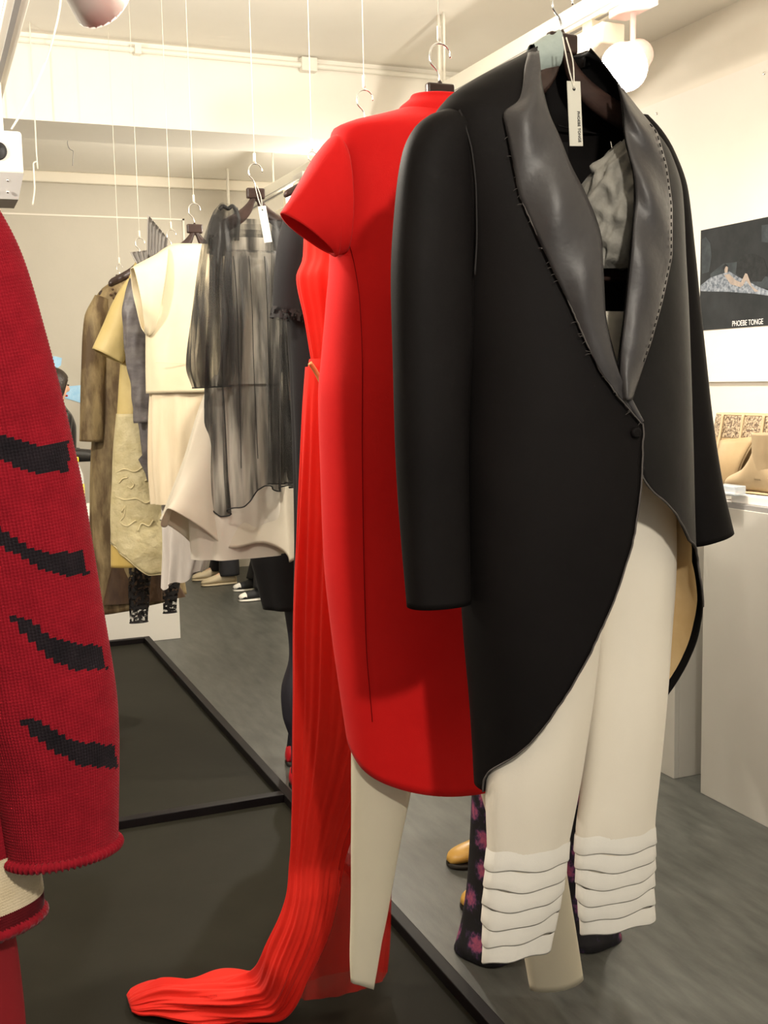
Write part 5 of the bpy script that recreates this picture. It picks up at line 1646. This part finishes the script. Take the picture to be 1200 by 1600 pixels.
    # top with sleeves
    sweep('top', [(W((0, 0.01, 0.90)), lat * 0.185 * s, fwd * 0.13 * s), (W((0, 0.01, 1.10)), lat * 0.165 * s, fwd * 0.125 * s), (W((0, 0.01, 1.30)), lat * 0.185 * s, fwd * 0.130 * s), (W((0, 0.01, 1.39)), lat * 0.165 * s, fwd * 0.105 * s), (W((0, 0.01, 1.44)), lat * 0.085 * s, fwd * 0.075 * s), (W((0, 0.01, 1.465)), lat * 0.062 * s, fwd * 0.062 * s)], top, root, nrow=40, ncol=40, solid=0.003, fold=folds([(5, 0.02, 1, 4)]))
    for sd in (-1, 1):
        a, b, c = (W(q) for q in arms[sd])
        ks_ = []
        path = [a + lat * (-sd) * 0.05 + np.array([0, 0, 0.005]), a, (a + b) / 2, b, (b + c) / 2, c]
        for i, (p, r) in enumerate(zip(path, (0.066, 0.070, 0.060, 0.054, 0.047, 0.042))):
            T = path[min(i + 1, 5)] - path[max(i - 1, 0)]; T /= np.linalg.norm(T)
            N_ = np.cross(T, lat if abs(T @ lat) < 0.8 else fwd); N_ /= np.linalg.norm(N_)
            ks_.append((p, N_ * r * s, np.cross(T, N_) * r * s))
        sweep('top_sleeve', ks_, top, root, nrow=36, ncol=24, caps=(1, 0), fold=folds([(3, 0.04, 0, 9)]), solid=0.002)
    # shoes
    for sd in (-1, 1):
        an = legs[sd][2]
        heel = np.array([an[0], an[1], 0]) - fwd * 0.055
        up_ = np.array([0, 0, 1.0])
        prof = ((0.0, 0.022, 0.020), (0.01, 0.036, 0.032), (0.06, 0.046, 0.036), (0.11, 0.042, 0.039), (0.17, 0.030, 0.045), (0.22, 0.023, 0.044), (0.255, 0.016, 0.032), (0.268, 0.010, 0.014))
        sh = sweep('shoe', [(heel + fwd * x + up_ * (hh + 0.012), lat * wv, up_ * hh) for x, hh, wv in prof], shoe, root, nrow=40, ncol=24, caps=(1, 1))
        sole_m = {'sneaker': 'shoe_white', 'flat': 'sole_dark', 'canvas': 'shoe_cream'}[shoe_kind]
        sweep('sole', [(heel + fwd * x + up_ * 0.009, lat * (wv + 0.004), up_ * 0.009) for x, hh, wv in prof], sole_m, sh, nrow=30, ncol=20, caps=(1, 1), power=0.6)
        if shoe_kind == 'sneaker':
            sweep('toe_cap', [(heel + fwd * x + up_ * (hh + 0.014), lat * (wv + 0.001), up_ * (hh + 0.001)) for x, hh, wv in prof[5:]], 'shoe_white', sh, nrow=14, ncol=24, caps=(1, 1))
        if shoe_kind in ('sneaker', 'canvas'):
            for q in (0.13, 0.155, 0.18):
                p = heel + fwd * q + up_ * (0.078 - (q - 0.11) * 0.28)
                path_tube('lace', [p - lat * 0.02, p + up_ * 0.004, p + lat * 0.02], 0.003, 'shoe_white' if shoe_kind == 'sneaker' else 'shoe_cream', sh, ncol=6)
    return root


STRAIGHT = ((0.0, 0.088), (0.3, 0.082), (0.55, 0.070), (0.8, 0.066), (1.0, 0.070), (1.02, 0.070))
BAGGY = ((0.0, 0.09), (0.4, 0.088), (0.7, 0.088), (1.0, 0.10))
SLIM = ((0.0, 0.085), (0.3, 0.072), (0.52, 0.056), (0.66, (0.060, 0.022)), (0.78, (0.054, 0.020)), (0.9, 0.044), (1.03, 0.046))
WIDE = ((0.0, 0.088), (0.3, 0.082), (0.6, 0.073), (0.85, 0.070), (0.97, 0.076), (1.06, 0.088), (1.10, 0.096))

hdL = math.atan2(-1, 0.0)       # facing -X
person('person in black trousers and cream canvas shoes at the far end of the room', (2.12, 8.25), -math.pi / 2, 1.74, 'hair_dark', 'denim_black', 'top_grey', 'shoe_cream', ((2.04, 8.12), (2.03, 8.38)), STRAIGHT, shoe_kind='canvas')
person('person in baggy black trousers and black-and-white sneakers', (2.26, 7.62), -math.pi / 2, 1.70, 'hair_brown', 'denim_black', 'denim_black', 'shoe_black', ((2.14, 7.42), (2.20, 7.80)), BAGGY, shoe_kind='sneaker')
cL = on_z(452, 1232, 0); cR = on_z(446, 1196, 0)
person('person in dark slim trousers and red shoes behind the black dress', ((cL[0] + cR[0]) / 2 + 0.10, (cL[1] + cR[1]) / 2), math.pi / 2, 1.66, 'hair_dark', 'navy_stretch', 'dress_black', 'shoe_red', ((cR[0] + 0.06, cR[1]), (cL[0] + 0.06, cL[1])), SLIM)
red_p = [o_ for o_ in bpy.data.objects if o_.name.startswith('person') and o_.get('label', '').startswith('person in dark slim')][0]
red_p['label'] = 'person in black skirt, dark leggings and red shoes behind the black dress'
yy_ = (cL[1] + cR[1]) / 2 - 0.02
sweep('skirt', tube_keys(yy_, [(640, 440, 520, 0.7), (760, 410, 530, 0.7), (850, 390, 530, 0.75), (905, 402, 525, 0.75), (946, 412, 520, 0.75)]), 'dress_black', red_p, nrow=40, ncol=60, fold=folds([(6, 0.03, 0, 2), (9, 0.02, 1, 2)]), solid=0.002)
dL = on_z(778, 1492, 0); dR = on_z(926, 1474, 0)
person('person in wide dark floral trousers standing behind the black tailcoat', ((dL[0] + dR[0]) / 2, (dL[1] + dR[1]) / 2 + 0.02), math.radians(150), 1.62, 'hair_brown', 'floral', 'dress_black', 'shoe_black', ((dR[0], dR[1] + 0.04), (dL[0], dL[1] + 0.04)), WIDE)
eA = on_z(702, 1345, 0.02); eB = on_z(724, 1412, 0.02)
person('person in tan shoes hidden behind the two tailcoats', (eA[0] + 0.27, (eA[1] + eB[1]) / 2 + 0.08), -math.pi / 2, 1.62, 'hair_dark', 'denim_black', 'top_grey', 'shoe_tan', ((eB[0] + 0.21, eB[1]), (eA[0] + 0.21, eA[1])), SLIM)
fp_ = on_y(88, 640, 7.75)
person('person in black leather jacket standing behind the bottle on the white table', (fp_[0], 7.75), math.radians(100), 1.60, 'hair_dark', 'denim_black', 'leather_black', 'shoe_black', ((fp_[0] - 0.1, 7.75), (fp_[0] + 0.1, 7.78)), STRAIGHT, arm='bent', hair_long=True)
